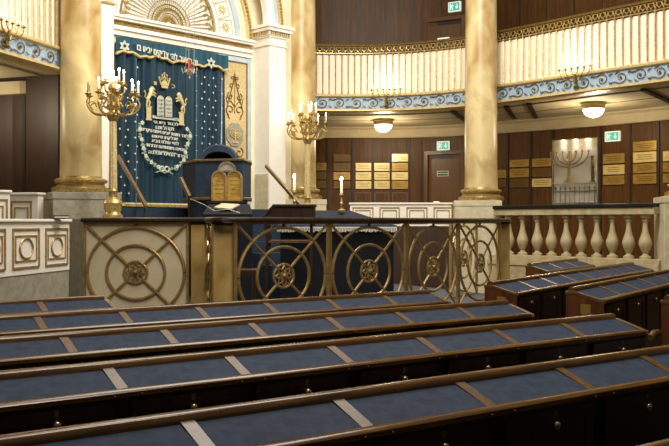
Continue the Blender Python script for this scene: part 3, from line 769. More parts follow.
# ------------------------------------------------------------------ plaques, doors, signs, niche
def wallframe(x, y=None):
    q, t, n = wallpt(x); xd = t if Vector((-t.y,t.x,0)).dot(n) < 0 else -t    # local -y points into the hall
    return frame2d(q, (xd.x,xd.y)), q
PLN = [0]
def plaque(x0, x1, y0, y1, m, label):
    xm = (x0+x1)/2; tf, q = wallframe(xm); a = wallpt(x0)[0]; b = wallpt(x1)[0]; w_ = (b-a).length
    z1, z0 = zat(y0, q.y), zat(y1, q.y)
    inv = tf; org = q.to_3d() if False else Vector((q.x,q.y,z0))
    o = MB(tf).box(-w_/2,w_/2,-.035,-.005,z0,z1).build('memorial_plaque', M[m], bevel=.004, at=(q.x,q.y,z0))
    tag(o, label, 'plaque', 'brass memorial plaques on the panelled wall')
    H = z1-z0
    for k in range(3):
        ww = w_*random.uniform(.26,.4); zz = z0+H*(.3+.2*k)
        MB(tf).box(-ww,ww,-.037,-.034,zz,zz+H*.045).build('engraved_line', M['engrave'], o)
ORD = {1:['only'], 2:['upper','lower'], 3:['top','middle','bottom'], 4:['topmost','second','third','lowest']}
cols = [
 ('narrow column beside the middle marble column', 316.8, 326.3, [(163,170.6,'brass'),(172,179.5,'brassdark'),(181,188.5,'brassdark')]),
 ('plaque column behind the tall single candle', 333.5, 350.2, [(154.5,161.7,'brassdark'),(163,171.3,'brassdark'),(172.2,180,'brass'),(181,188.7,'brassdark')]),
 ('plaque column above the left of the white parapet', 355.6, 371.2, [(163,171,'brassbright'),(172.2,180,'brassbright'),(181,189,'brassbright')]),
 ('plaque column below the left globe lamp', 374.2, 389.5, [(163,171,'brassbright'),(172.2,180,'brassbright'),(181,189,'brassbright')]),
 ('plaque column nearest left of the exit door', 391.9, 408, [(154,161.7,'brassbright'),(163,171,'brass'),(172.2,180,'brassbright'),(181,189,'brass')]),
 ('column touching the right marble column', 497.5, 506.8, [(170,178,'brass'),(179.5,187.5,'brassdark')]),
 ('column second left of the niche', 510.2, 529.4, [(159.7,167,'brass'),(168.6,177.5,'brass'),(178.8,187.6,'brassdark')]),
 ('plaque column just left of the display niche', 532.6, 552, [(158.5,166.8,'brass'),(168,177,'brassdark'),(178.6,187,'brassbright')]),
 ('plaque column just right of the display niche', 603.8, 625, [(153.7,163.5,'brass'),(165,174.5,'brassbright'),(175.7,184.8,'brass')]),
 ('column above the balustrade right end', 633.8, 657.3, [(141.2,151,'brass'),(152,162.4,'brassbright'),(163.5,173,'brass'),(173.9,184,'brass')]),
 ('plaque column cut by the right picture edge', 664, 684, [(150.8,160.8,'brassbright'),(162.3,172,'brass'),(173.2,182.6,'brass')]),
]
TONE = {'brass':'brass','brassdark':'dark brass','brassbright':'bright brass'}
for desc, x0, x1, rows in cols:
    for (y0, y1, m), od in zip(rows, ORD[len(rows)]):
        plaque(x0, x1, y0, y1, m, f'{TONE[m]} memorial plaque, {od} of the {desc}')
# small framed wood panels under three plaque columns
for x0, x1 in ((355.2,371.4),(374.2,389.6),(392,408)):
    tf, q = wallframe((x0+x1)/2); w_ = (wallpt(x1)[0]-wallpt(x0)[0]).length; z1, z0 = zat(192.3,q.y), zat(203,q.y)
    t_ = struct(MB(tf).rect_frame(-w_/2,w_/2,z0,z1,.03,-.03,0).build('trim_20', M['doorwood'])); 
    MB(tf).box(-w_/2+.03,w_/2-.03,-.015,0,z0+.03,z1-.03).build('panel', M['woodwall'], t_)
def exit_sign(tf, w_, z0, z1, label, y=-.06, arrow=True):
    q = tf(Vector((0,y,z0))); o = thing('exit_sign', label, 'sign', tuple(q), 'green exit signs')
    MB(tf).box(-w_/2-.02,w_/2+.02,y,0,z0-.02,z1+.02).build('housing', M['signwhite'], o)
    f = MB(tf).box(-w_/2,w_/2,y-.006,y,z0,z1).build('green_face', M['green'], o)
    H = z1-z0; yy = y-.01; mb = MB(tf)
    cx = -w_*.2; cz = (z0+z1)/2; s_ = H*.5
    mb.rect_frame(-w_*.42,-w_*.3,z0+H*.12,z1-H*.12,.012,yy-.003,yy)
    mb.ball((cx+.1*s_,yy,cz+.62*s_), (.14*s_,.004,.14*s_), 8, 5)
    mb.tube([(cx+.02*s_,yy,cz+.4*s_),(cx-.12*s_,yy,cz-.1*s_)], .13*s_, 6)
    mb.tube([(cx-.12*s_,yy,cz-.1*s_),(cx+.18*s_,yy,cz-.35*s_),(cx+.12*s_,yy,cz-.8*s_)], .09*s_, 6)
    mb.tube([(cx-.14*s_,yy,cz-.1*s_),(cx-.3*s_,yy,cz-.45*s_),(cx-.6*s_,yy,cz-.5*s_)], .09*s_, 6)
    mb.tube([(cx,yy,cz+.35*s_),(cx+.3*s_,yy,cz+.15*s_),(cx+.5*s_,yy,cz+.3*s_)], .07*s_, 6)
    mb.tube([(cx,yy,cz+.35*s_),(cx-.32*s_,yy,cz+.25*s_),(cx-.4*s_,yy,cz-.02*s_)], .07*s_, 6)
    ax = w_*.26; mb.plate([(ax-.12*s_,cz+.6*s_),(ax+.12*s_,cz+.6*s_),(ax+.12*s_,cz),(ax+.45*s_,cz),(ax,cz-.65*s_),(ax-.45*s_,cz),(ax-.12*s_,cz)], yy-.004, yy)
    mb.build('pictogram', M['signwhite'], f)
def sign_px(x0, x1, y0, y1, label):
    tf, q = wallframe((x0+x1)/2); w_ = (wallpt(x1)[0]-wallpt(x0)[0]).length
    exit_sign(tf, w_*.92, zat(y1,q.y)+.02, zat(y0,q.y)-.02, label)
sign_px(438,449.5,141.5,150.3,'lit green exit sign above the lower door')
sign_px(449.5,461,2.3,12,'lit green exit sign above the upper gallery door')
sign_px(606.5,620.5,131.5,141.5,'lit green exit sign right of the display niche')
def door(n, x0, x1, y0, zb, sign, doorm):
    tf, q = wallframe((x0+x1)/2); w_ = (wallpt(x1)[0]-wallpt(x0)[0]).length; z1 = zat(y0,q.y)
    d = struct(MB(tf).box(-w_/2,w_/2,-.012,0,zb,z1).build(f'door_{n}', M['batten']))
    MB(tf).box(-w_/2-.08,-w_/2,-.07,0,zb,z1+.08).box(w_/2,w_/2+.08,-.07,0,zb,z1+.08).box(-w_/2,w_/2,-.07,0,z1,z1+.08).build('door_frame', M['doorwood'], d)
    MB(tf).box(-w_/2+.08,w_/2-.03,-.03,-.01,zb,z1-.1).build('door_leaf', M[doorm], d)
    MB(tf).tube([(-w_/2+.15,-.03,zb+1.05),(-w_/2+.15,-.08,zb+1.05),(-w_/2+.28,-.08,zb+1.05)], .012, 6).build('handle', M['brassknob'], d)
    if sign:
        (a, b, c, e) = sign; zz1, zz0 = zat(c,q.y), zat(e,q.y); W_ = (wallpt(b)[0]-wallpt(a)[0]).length; xc = (wallpt((a+b)/2)[0]-q).length*(1 if (a+b) > (x0+x1) else -1)
        s_ = MB(tf).box(xc-W_/2,xc+W_/2,-.04,-.03,zz0,zz1).build('door_sign', M['signwhite' if n == 2 else 'paper'], d)
        if n == 1:
            s2 = MB(tf).box(xc-W_/2+.015,xc+W_/2-.015,-.044,-.04,zz0+.012,zz0+(zz1-zz0)*.45).box(xc-W_/2+.015,xc+W_/2-.015,-.044,-.04,zz0+(zz1-zz0)*.58,zz1-.012).build('green_bars', M['darkgreen'], s_)
door(1, 428.5, 461, 154.5, 1.0, (437.5,449,171,176.3), 'doorwood')
door(2, 427.5, 462.5, 21, 3.9, (438,450,37.8,40.3), 'doorwood')
# display niche with candelabrum emblem
tf, q = wallframe(576.5); W_ = (wallpt(598.6)[0]-wallpt(554.4)[0]).length/2; zt, zb = zat(139.6,q.y), zat(206,q.y)
zsh = zat(182.5,q.y)
nch = thing('display_case', 'lit glass fronted display niche in the panelled wall', 'display case', tuple(tf(Vector((0,-.02,zb)))))
MB(tf).box(-W_,W_,-.03,-.02,zb,zt).build('back_panel', M['niche'], nch)
MB(tf).box(-W_-.015,-W_,-.09,0,zb,zt+.015).box(W_,W_+.015,-.09,0,zb,zt+.015).box(-W_,W_,-.09,0,zt,zt+.015).box(-W_,W_,-.09,0,zb-.03,zb).build('case_frame', M['steel'], nch)
MB(tf).box(-W_,W_,-.085,-.03,zsh-.02,zsh).build('shelf', M['niche'], nch)
MB(tf).box(-W_,W_,-.09,-.088,zb,zt).build('glass_pane', M['glass'], nch)
for k in (-.5,0,.5):
    MB(tf).lathe([(.03,0),(.025,-.025)], (W_*k*1.1,-.055,zt), 10).build('spotlight', M['flame'], nch)
    light('niche_spot', 'SPOT', tf(Vector((W_*k*1.1,-.06,zt-.04))), 5, (1,.93,.8), .03, aim=tf(Vector((W_*k*1.1,-.1,zb))), spot=1.7)
gr = MB(tf)
for k in range(9):
    x = -W_+.06+k*(2*W_-.12)/8; gr.tube([(x,-.075,zb),(x,-.075,zb+.34)], .01, 5).lathe([(.01,0),(.024,.03),(.0,.07)], (x,-.075,zb+.34), 6)
gr.tube([(-W_,-.075,zb+.3),(W_,-.075,zb+.3)], .012, 5).tube([(-W_,-.075,zb+.06),(W_,-.075,zb+.06)], .012, 5)
gr.build('grille', M['steel'], nch, smooth=True)
mc = -.13; zm = zsh; me_o = thing('menorah', 'seven branched menorah standing in the display niche', 'menorah', tuple(tf(Vector((mc,-.055,zm)))))
MB(tf).lathe([(.13,0),(.13,.02),(.09,.04),(.06,.1),(.04,.14),(.055,.17),(.03,.22),(.045,.26),(.02,.32),(.03,.36)], (mc,-.055,zm), 12, sy=.25).build('foot', M['bronze'], me_o, smooth=True)
zbr = zat(151.6,q.y)-.02; zlo = zat(167,q.y)
for r in (.15,.285,.42):
    MB(tf).tube(ell(mc,zbr,r,(zbr-zlo)*(.45+.55*r/.42),20,PI,2*PI,-.055), .014, 6).build('branch', M['bronze'], me_o, smooth=True)
MB(tf).tube([(mc,-.055,zm+.3),(mc,-.055,zbr)], .016, 6).build('stem', M['bronze'], me_o, smooth=True)
for x in (-.42,-.285,-.15,0,.15,.285,.42):
    MB(tf).lathe([(.012,0),(.024,.02),(.02,.04)], (mc+x,-.055,zbr), 8).build('candle_cup', M['bronze'], me_o, smooth=True)
sh_ = MB(tf).tube([(mc+.05,-.0555,zbr+.02),(mc-.03,-.0555,zbr-.03),(mc-.05,-.0555,zbr-.12),(mc,-.0555,zbr-.0555),(mc+.05,-.0555,zbr-.12),(mc+.05,-.0555,zbr)], .012, 5).build('central_emblem', M['bronze'], me_o)
cx_ = W_*.76; vo = thing('altar_candlestick', 'single metal candlestick right of the menorah in the niche', 'candlestick', tuple(tf(Vector((cx_,-.055,zm)))))
MB(tf).lathe([(.07,0),(.07,.015),(.03,.03),(.028,.28),(.05,.3),(.03,.32),(.028,.4)], (cx_,-.055,zm), 12, sy=.4).build('stem', M['golddark'], vo, smooth=True)
MB(tf).lathe([(.028,.4),(.028,.5),(.05,.51),(.03,.53)], (cx_,-.055,zm), 12, sy=.4).build('socket', M['golddark'], vo, smooth=True)
# soffit globe lamps
def globe(x, Y, label, rad=.19):
    p = px(x,0,Y); z = 3.765; o = thing('ceiling_lamp', label, 'lamp', (p.x,p.y,z), 'globe lamps under the gallery')
    MB().lathe([(rad*1.1,0),(rad*1.15,-.02),(rad*1.05,-.05),(rad*1.02,-.1),(rad*.96,-.11)], (p.x,p.y,z), 24).build('gilt_rim', M['goldpale'], o, smooth=True)
    MB().ball((p.x,p.y,z-.1), (rad,rad,rad*.82), 24, 8, -1, 0).build('glass_bowl', M['globe'], o, smooth=True)
    light('globe_light', 'POINT', (p.x,p.y,z-.42), 42, (1,.87,.62), .15)
globe(383.2, 18.5, 'white glass bowl lamp under the gallery between the two middle columns')
globe(593.5, 15.9, 'white glass bowl lamp under the gallery right of the display niche')
globe(-60, 12.6, 'added unseen glass bowl lamp brightening the left gallery soffit')  # added out of view to light the underside of the left gallery
# ------------------------------------------------------------------ white parapets
def parapet(pts, z0, z1, base, name, label, panels, th=.14, ovals=False, basem='stone'):
    # pts: two plan points; panels: list of (f0,f1) along
    a, b = Vector((*pts[0],0)), Vector((*pts[1],0)); L = (b-a).length; tf = frame2d(a, (b-a))
    o = thing(name, label, 'parapet', tuple((a+b)/2+Vector((0,0,base))), 'white panelled parapets')
    MB(tf).box(0,L,0,th,z0,z1).build('white_wall', M['plaster'], o, bevel=.005)
    MB(tf).box(-.02,L+.02,-.03,th+.03,z1,z1+.035).build('coping', M['plaster'], o, bevel=.008)
    MB(tf).box(0,L,.01,th,base,z0).build('base_wall', M[basem], o)
    for f0, f1 in panels:
        x0, x1 = f0*L, f1*L; h = z1-z0
        p = MB(tf).rect_frame(x0,x1,z0+h*.12,z1-h*.12,.022,-.014,0).rect_frame(x0+.055,x1-.055,z0+h*.25,z1-h*.25,.016,-.012,0)
        po = p.build('gilt_panel_moulding', M['bronze'], o)
        if ovals: MB(tf).tube(ell((x0+x1)/2,(z0+z1)/2,(x1-x0)*.24,h*.19,24,0,2*PI,-.008), .012, 6, True).build('oval_moulding', M['bronze'], po, smooth=True)
    return o
# parapet between the middle and right columns
q0 = px(350,0,16.4).xy; q1 = px(451.5,0,16.35).xy
parapet((q0,q1), 1.52, 1.93, .0, 'parapet', 'low white parapet with gilt panels in front of the brass plaques', [((a-350)/101.5,(b-350)/101.5) for a, b in ((352.5,373.5),(379.5,399.8),(406.5,427.5),(433.5,452.5))], basem='woodwalldark')
# curved left parapet near the pews
q0 = px(-62,0,8.35).xy; q1 = px(69.5,0,10.9).xy
LPa, LPb = Vector(q0), Vector(q1)
def frac(x):
    u = (x-CX)/F; d = LPb-LPa; return (u*LPa.y-LPa.x)/(d.x-u*d.y)
parapet((q0,q1), 1.0, 1.6, 0, 'parapet', 'white parapet with gilt oval panels at the left above grey stone', [(frac(a),frac(b)) for a, b in ((-48,-26),(-20,5),(12,39),(45,67.5))], ovals=True)
q0 = px(-70,0,11.0).xy; q1 = px(10,0,11.6).xy
parapet((q0,q1), 1.3, 1.99, 0, 'parapet', 'taller white parapet with gilt panels at the left picture edge', [(.72,.97)])
q0 = px(9,0,12.3).xy; q1 = px(38,0,12.2).xy
parapet((q0,q1), 1.3, 1.98, 0, 'parapet', 'narrow cream parapet section beside the grey column plinth', [(.08,.8)])
p = px(61,219,10.55); bk = thing('prayer_book', 'small black prayer book lying on the left parapet', 'book', (p.x,p.y,1.635))
tf = frame2d((p.x,p.y,1.637), (.9,.4))
MB(tf).box(-.09,.09,-.06,.06,0,.012).box(-.09,.09,-.06,.06,.034,.045).box(-.092,-.085,-.06,.06,0,.045).build('cover', M['bookblack'], bk)
MB(tf).box(-.083,.086,-.056,.056,.012,.034).build('pages', M['paper'], bk)

# ------------------------------------------------------------------ stone balustrade right
a, b = px(497,0,15.35).xy.to_3d(), px(657,0,13.15).xy.to_3d(); L = (b-a).length; tf = frame2d(a, (b-a)); dirb = (b-a).normalized()
bo = thing('stone_balustrade', 'pale stone balustrade with black top left of the right plinth', 'balustrade', tuple(a+Vector((0,0,.1))))
zt_ = 1.885
MB(tf).box(0.02,L+.02,-.16,.16,zt_-.06,zt_).build('black_top', M['black'], bo, bevel=.01)
cap = MB(tf).box(0.02,L+.02,-.13,.13,zt_-.17,zt_-.06).build('cap_rail', M['baluster'], bo, bevel=.006)
MB(tf).box(-.1,L+.1,-.13,.13,.96,1.03).box(-.1,L+.1,-.16,.16,.86,.96).box(-.1,L+.1,-.14,.14,0,.86).build('plinth', M['baluster'], bo, bevel=.006)
XS = [509,522.6,537.3,551.5,566.3,581.3,597,612.4,628.7,645.3]
def frac2(x):
    u = (x-CX)/F; d = b-a; return (u*a.y-a.x)/(d.x-u*d.y)
prof = [(.085,0),(.085,.04),(.05,.055),(.035,.085),(.045,.1),(.075,.16),(.098,.23),(.095,.28),(.07,.35),(.045,.44),(.036,.52),(.036,.57),(.05,.58),(.05,.6),(.04,.61),(.075,.635),(.075,.685)]
bl0 = None
for i, x in enumerate(XS):
    loc = a+dirb*(frac2(x)*L)+Vector((0,0,1.03))
    if bl0 is None:
        ml = MB().lathe(prof, n=20); ml.v = [Vector((v.x,v.y,v.z)) for v in ml.v]
        bl0 = ml.build('baluster', M['baluster'], bo, smooth=True, local=True); ob = bl0
    else: ob = bl0.copy(); C.objects.link(ob); ob.parent = bo
    ob.location = loc-ORG[bo.name]
# ------------------------------------------------------------------ bimah railing
ZR = 1.6
def rail_panel(a, b, label, backed=False, hinge=False):
    a, b = Vector((*a,0)), Vector((*b,0)); L = (b-a).length; tf = frame2d(a, (b-a)); z0, z1 = .53, 1.6; zc = 1.065
    o = thing('railing_panel', label, 'railing', tuple((a+b)/2+Vector((0,0,.5))), 'bronze railing panels around the platform')
    MB(tf).box(0.004,.024,-.018,.018,.5,z1).box(L-.024,L-.004,-.018,.018,.5,z1).box(.024,L-.024,-.015,.015,z1-.02,z1).box(.024,L-.024,-.015,.015,.5,.53).build('frame', M['bronze'], o)
    rx, rz = L/2-.05, .48; c = L/2
    MB(tf).tube(ell(c,zc,rx,rz,48), .017, 8, True).build('outer_ring', M['bronze'], o, smooth=True)
    MB(tf).tube(ell(c,zc,rx*.6,rz*.6,40), .016, 8, True).build('inner_ring', M['bronze'], o, smooth=True)
    for sx in (-1,1):
        for sz in (-1,1):
            MB(tf).tube([(c+sx*.09,0,zc+sz*.085),(c+sx*(L/2-.04),0,zc+sz*.5)], .0145, 8).build('diagonal_bar', M['bronze'], o, smooth=True)
    MB(tf).ball((c,0,zc+rz+.03), .018, 8, 6).ball((.05,0,zc), .018, 8, 6).ball((L-.05,0,zc), .018, 8, 6).build('connector_knobs', M['bronzedark'], o, smooth=True)
    rs = MB(tf).tube(ell(c,zc,.125,.115,28), .014, 8, True).tube(ell(c,zc,.035,.035,14), .014, 6, True)
    for k in range(8):
        h = 2*PI*k/8; d = Vector((math.cos(h),0,math.sin(h))); n_ = Vector((-d.z,0,d.x)); m0 = Vector((c,-.005,zc))
        rs.tube([m0+d*.03, m0+d*.07+n_*.024, m0+d*.105, m0+d*.07-n_*.024], .009, 5, True)
    rs.ball((c,-.01,zc), .03, 8, 6)
    ro = rs.build('rosette', M['bronze'], o, smooth=True)
    if backed:
        MB(tf).box(.03,L-.03,.025,.05,.53,1.58).build('cream_backing', M['cream'], o)
        MB(tf).lathe([(.1,0),(.1,.01)], (0,0,0), 24).build('rosette_plate', M['bronzedark'], ro) if False else None
    return o
B0, B1 = (-2.69,9.3), (-1.54,9.22)
A_ = [(-.95,8.24),(-.057,9.04),(.811,9.87),(1.538,10.83),(2.244,11.8)]
rail_panel(B0, B1, 'bronze ringed railing panel backed with a cream board at the left', True)
names = ['open bronze ringed railing panel next to the marble gate post', 'open bronze ringed railing panel in front of the fringed table', 'open bronze ringed railing panel third from the gate', 'narrow looking bronze ringed railing panel at the far right end']
for i in range(4): rail_panel(A_[i], A_[i+1], names[i])
rail_panel((px(450,0,12.4).x,12.4), (px(477,0,13.3).x,13.3), 'bronze ringed panel farther back, seen through the two rightmost railing panels')
def handrail(pts, label, over=.05):
    P = [Vector((*p,0)) for p in pts]; d0 = (P[1]-P[0]).normalized()*over; d1 = (P[-1]-P[-2]).normalized()*over; P[0] -= d0*(0 if pts[0] == B0 else 1); P[-1] += d1
    pr = [(-.06,1.6),(.06,1.6),(.07,1.615),(.065,1.635),(.045,1.648),(-.045,1.648),(-.065,1.635),(-.07,1.615)]
    vs = []; fs = []; m = len(pr)
    for i, p in enumerate(P):
        t = (P[min(i+1,len(P)-1)]-P[max(i-1,0)]).normalized(); n = Vector((-t.y,t.x,0))
        for o, z in pr: vs.append((p.x+n.x*o,p.y+n.y*o,z))
    for i in range(len(P)-1):
        for k in range(m): fs.append([i*m+k,i*m+(k+1) % m,(i+1)*m+(k+1) % m,(i+1)*m+k])
    fs += [list(range(m)),[(len(P)-1)*m+k for k in range(m)][::-1]]
    return tag(MB().add(vs,fs).build('handrail', M['bronzedark'], smooth=True), label, 'handrail')
handrail([B0,B1,(-1.38,9.2)], 'dark handrail on top of the cream backed railing panel')
rp = catmull([Vector((*p,0)) for p in [(-1.17,8.35)]+A_+[(2.36,11.98)]], 4)
handrail([(p.x,p.y) for p in rp], 'long dark handrail on top of the four open railing panels')
def post(x0, x1, Y, label, ang, d=.2, m='postmarble'):
    a, b = px(x0,0,Y), px(x1,0,Y); c = (a+b)/2; w_ = (b-a).length; tf = frame2d((c.x,Y,0), (math.cos(ang),math.sin(ang)))
    o = thing('marble_post', label, 'post', (c.x,Y,.5), 'marble railing posts')
    MB(tf).box(-w_/2,w_/2,0,d,.5,1.575).build('shaft', M[m], o, bevel=.008)
    MB(tf).box(-w_/2-.012,w_/2+.012,-.012,d+.012,1.575,1.6).build('cap', M['bronzedark'], o, bevel=.005)
post(190.8,204.5,9.2,'ochre marble post at the right end of the cream railing panel', 0)
post(213.3,233,8.33,'ochre marble post left of the open ringed railing panels', .2, .18)
post(500.5,510.5,12.0,'slim marble post at the far right end of the railing', .3, .16, 'postmarble')
# gate leaf, open, seen almost edge on
ga, gb_ = px(210.5,0,8.75), px(203.8,0,9.15+.55)
gt = rail_panel((px(213,0,8.76).x,8.76), (px(206,0,9.82).x,9.82), 'open gate leaf with bronze rings seen edge on between the marble posts'); gt['category'] = 'gate'; gt.name = 'gate_leaf'; del gt['group']

# ------------------------------------------------------------------ pulpit
pq = [(px(x,0,Y).x, Y) for x, Y in ((183,12.75),(195.5,12.15),(243,11.95),(251,12.5))]+[(-1.25,13.0),(-2.0,13.15)]
pc = Vector((sum(p_[0] for p_ in pq)/6, sum(p_[1] for p_ in pq)/6, 0))
pu = thing('pulpit', 'navy velvet covered pulpit with wooden rims in front of the ark', 'pulpit', (pc.x,pc.y,.5))
ins = lambda k: [(pc.x+(x-pc.x)*k, pc.y+(y-pc.y)*k) for x, y in pq]
MB().prism(pq, 1.95, 2.44).build('velvet_body', M['pulpitvelvet'], pu, bevel=.01)
MB().frustum(ins(.78), .5, ins(.88), 1.9).build('velvet_base', M['pulpitvelvet'], pu)
MB().prism(ins(1.035), 2.44, 2.475).build('top_rim', M['oakrail'], pu, bevel=.008)
MB().prism(ins(1.03), 1.905, 1.95).build('lower_rim', M['oakrail'], pu, bevel=.008)
# arched velvet hood
hc = px(220.5,160,12.45); hd = MB()
n = 18
def hoodarc(rx, rz, y, z0): return [(hc.x+rx*math.cos(PI*k/n), y, z0+rz*math.sin(PI*k/n)) for k in range(n+1)]
hz = 2.475
O0 = hoodarc(.245,.2,12.2,hz); O1 = hoodarc(.27,.225,12.3,hz); O2 = hoodarc(.25,.2,12.62,hz); I0 = hoodarc(.2,.115,12.2,hz); I1 = hoodarc(.19,.105,12.58,hz)
vs = []; 
for row in (I1,I0,O0,O1,O2): vs += row
fs = []
for r in range(4):
    for k in range(n): fs.append([r*(n+1)+k, r*(n+1)+k+1, (r+1)*(n+1)+k+1, (r+1)*(n+1)+k])
fs.append([k for k in range(n+1)]); fs.append([4*(n+1)+k for k in range(n+1)])
ho = tag(hd.add(vs, fs).build('velvet_hood', M['pulpitvelvet'], smooth=True), 'arched navy velvet hood standing on top of the pulpit', 'hood')
# tablets of the law in gold
Yt = 11.82; tl = thing('gold_tablets', 'pair of arched gold tablets in a bronze frame on the pulpit front', 'tablets', (px(227,0,Yt).x,Yt,1.86))
def PX(x, y): p_ = px(x,y,Yt); return p_.x, p_.z
xa, z0_ = PX(211.5,201); xb, _ = PX(242.2,201); xm = (xa+xb)/2; zar = PX(0,178)[1]; hw = (xb-xa)/2
for k in (0,1):
    a0_, b0_ = xa+k*hw, xa+(k+1)*hw; cc = (a0_+b0_)/2
    outer = [(a0_,z0_),(b0_,z0_),(b0_,zar)]+arc2(cc,zar,hw/2,0,PI,14)[1:-1]+[(a0_,zar)]
    i_ = .022; inner = [(a0_+i_,z0_+i_),(b0_-i_,z0_+i_),(b0_-i_,zar)]+arc2(cc,zar,hw/2-i_,0,PI,14)[1:-1]+[(a0_+i_,zar)]
    tq = MB().plate(inner, Yt+.005, Yt+.03).build('tablet', M['amber'], tl)
    MB().frame(outer, inner, Yt-.02, Yt+.05).build('tablet_frame', M['bronze'], tl)
    for j in range(5):
        zz = zar+.02-j*.058; MB().box(a0_+.05,b0_-.05,Yt+.002,Yt+.006,zz,zz+.012).build('engraved_line', M['gold'], tq)
zc_ = PX(0,170.5)[1]; MB().frame(arc2(xm,zc_,.125,0,PI,16)+[(xm,zc_-.02)], arc2(xm,zc_,.098,0,PI,16)+[(xm,zc_-.01)], Yt, Yt+.04).build('half_ring', M['steel'], tl)
MB().plate(arc2(xm,zc_,.1,0,PI,16), Yt+.01, Yt+.03).build('half_disc', M['stone'], tl)
MB().prism([(xa-.05,Yt-.1),(xb+.05,Yt-.1),(xb+.03,Yt+.08),(xa-.03,Yt+.08)], 1.855, 1.885).build('ledge', M['bronzedark'], tl)
# dark draped stand in front of pulpit with open book
ds = thing('draped_stand', 'black draped reading stand below the gold tablets', 'stand', (px(226,0,11.45).x,11.45,.5))
sx0, sx1 = px(206,0,11.45).x, px(255,0,11.45).x
MB().frustum([(sx0+.05,11.2),(sx1-.02,11.2),(sx1-.02,11.72),(sx0+.05,11.72)], .5, [(sx0,11.15),(sx1,11.15),(sx1-.1,11.72),(sx0,11.72)], 1.70).build('drape', M['darkvelvet'], ds)
MB().add([(sx0,11.15,1.70),(sx1,11.15,1.70),(sx1-.1,11.72,1.84),(sx0,11.72,1.84),(sx0,11.72,1.70),(sx1-.1,11.72,1.70)], [[0,1,2,3],[0,3,4],[1,5,2],[0,4,5,1],[2,5,4,3]]).build('sloping_top', M['darkvelvet'], ds)
bq = MB().add([px(214,208.5,11.3),px(231,210,11.28),px(240,205.5,11.6),px(222,204.5,11.6)]+[v+Vector((0,-.005,.018)) for v in (px(214,208.5,11.3),px(231,210,11.28),px(240,205.5,11.6),px(222,204.5,11.6))], [[0,1,2,3],[4,5,6,7],[0,1,5,4],[1,2,6,5],[2,3,7,6],[3,0,4,7]])
tag(bq.build('open_book', M['palestone']), 'beige open book lying on the black draped stand below the gold tablets', 'book')
cdm = MB().tube([px(190,199,11.6),px(203,204,11.2),px(215,211,11.1),px(228,209,11.1),px(240,213,11.1)], .0035, 5)
tag(cdm.build('silver_cord', M['silver'], smooth=True), 'pale cord draped across the front of the pulpit base', 'cord')
# stair handrails either side of the ark steps
def stair_rail(p0, p1, label):
    o = thing('stair_handrail', label, 'handrail', tuple(p1), 'wooden handrails of the ark steps')
    d = (p1-p0).normalized(); side = d.cross(Vector((0,0,1))).normalized()*.022; up = side.cross(d).normalized()*.028
    vs = [p+s1*side+s2*up for p in (p0,p1) for s1, s2 in ((-1,-1),(1,-1),(1,1),(-1,1))]
    MB().add(vs, [[0,1,2,3],[4,5,6,7],[0,1,5,4],[1,2,6,5],[2,3,7,6],[3,0,4,7]]).build('rail', M['oakrail'], o, bevel=.008)
    for f in (.94,):
        p = p0.lerp(p1,f); MB().tube([p-Vector((0,0,.03)), Vector((p.x,p.y,1.3))], .014, 8).build('post', M['bronzedark'], o, smooth=True)
stair_rail(px(118,156,13.0), px(146.5,207,12.1), 'diagonal wooden handrail rising left in front of the blue curtain')
stair_rail(px(266,166,14.3), px(302,207,12.6), 'diagonal wooden handrail right of the pulpit by the white pilaster')
stair_rail(px(180.5,178,12.1), px(189.5,197,11.95), 'short slanted wooden handrail on the left side of the pulpit')
# ------------------------------------------------------------------ lectern, table, stool
lx0, lx1, Yl = px(264,0,10.0).x, px(315,0,10.0).x, 10.0
le = thing('lectern', 'dark wooden lectern with sloping top behind the railing', 'lectern', ((lx0+lx1)/2,Yl+.2,.5))
zt0 = zat(205.5,Yl)
def LX_(x): return px(x,0,Yl).x
MB().plate([(LX_(262.5),zat(216.5,Yl)),(LX_(273),zat(204.2,Yl)),(LX_(316),zat(204.2,Yl)),(LX_(316),zat(206.8,Yl)),(LX_(274),zat(206.8,Yl)),(LX_(264.5),zat(218,Yl))], Yl-.02, Yl+.42).build('sloping_top', M['lectern'], le, bevel=.006)
MB().plate([(LX_(274),zat(206.8,Yl)),(LX_(313.5),zat(206.8,Yl)),(LX_(313.5),zat(223,Yl)),(LX_(271),zat(223,Yl))], Yl+.02, Yl+.05).build('back_panel', M['lectern'], le)
MB().plate([(LX_(271),zat(206.8,Yl)),(LX_(274),zat(206.8,Yl)),(LX_(271),zat(226,Yl)),(LX_(268),zat(226,Yl))], Yl, Yl+.4).build('side_panel', M['lectern'], le)
MB().box(LX_(312),LX_(315),Yl,Yl+.4,zat(226,Yl),zat(206.8,Yl)).build('side_panel', M['lectern'], le)
MB().plate([(LX_(263),zat(222,Yl)),(LX_(270),zat(222,Yl)),(LX_(269),zat(247,Yl)),(LX_(266),zat(249,Yl))], Yl+.1, Yl+.3).build('leg_board', M['lectern'], le)
MB().box(LX_(264.5),LX_(267.5),Yl+.12,Yl+.28,.5,zat(245,Yl)).build('leg', M['lectern'], le)
MB().box(LX_(309.5),LX_(312.5),Yl+.12,Yl+.28,.5,zat(222,Yl)).build('leg', M['lectern'], le)
MB().box(LX_(268),LX_(311),Yl+.05,Yl+.35,zat(243,Yl),zat(240.5,Yl)).build('shelf', M['oakrail'], le)
Y0, Y1 = 11.0, 11.85; tx0, tx1 = px(277,0,Y0).x, px(397,0,Y0).x
tb_ = thing('reading_table', 'reading table under a dark navy cloth with white fringe', 'table', ((tx0+tx1)/2,(Y0+Y1)/2,.5))
zt1 = 1.555
MB().box(tx0+.04,tx1-.04,Y0+.04,Y1-.04,.5,zt1-.02).build('dark_drape', M['darkvelvet'], tb_)
ra, rb = px(300,0,Y1).x, px(350,0,Y1).x; zr = 1.755
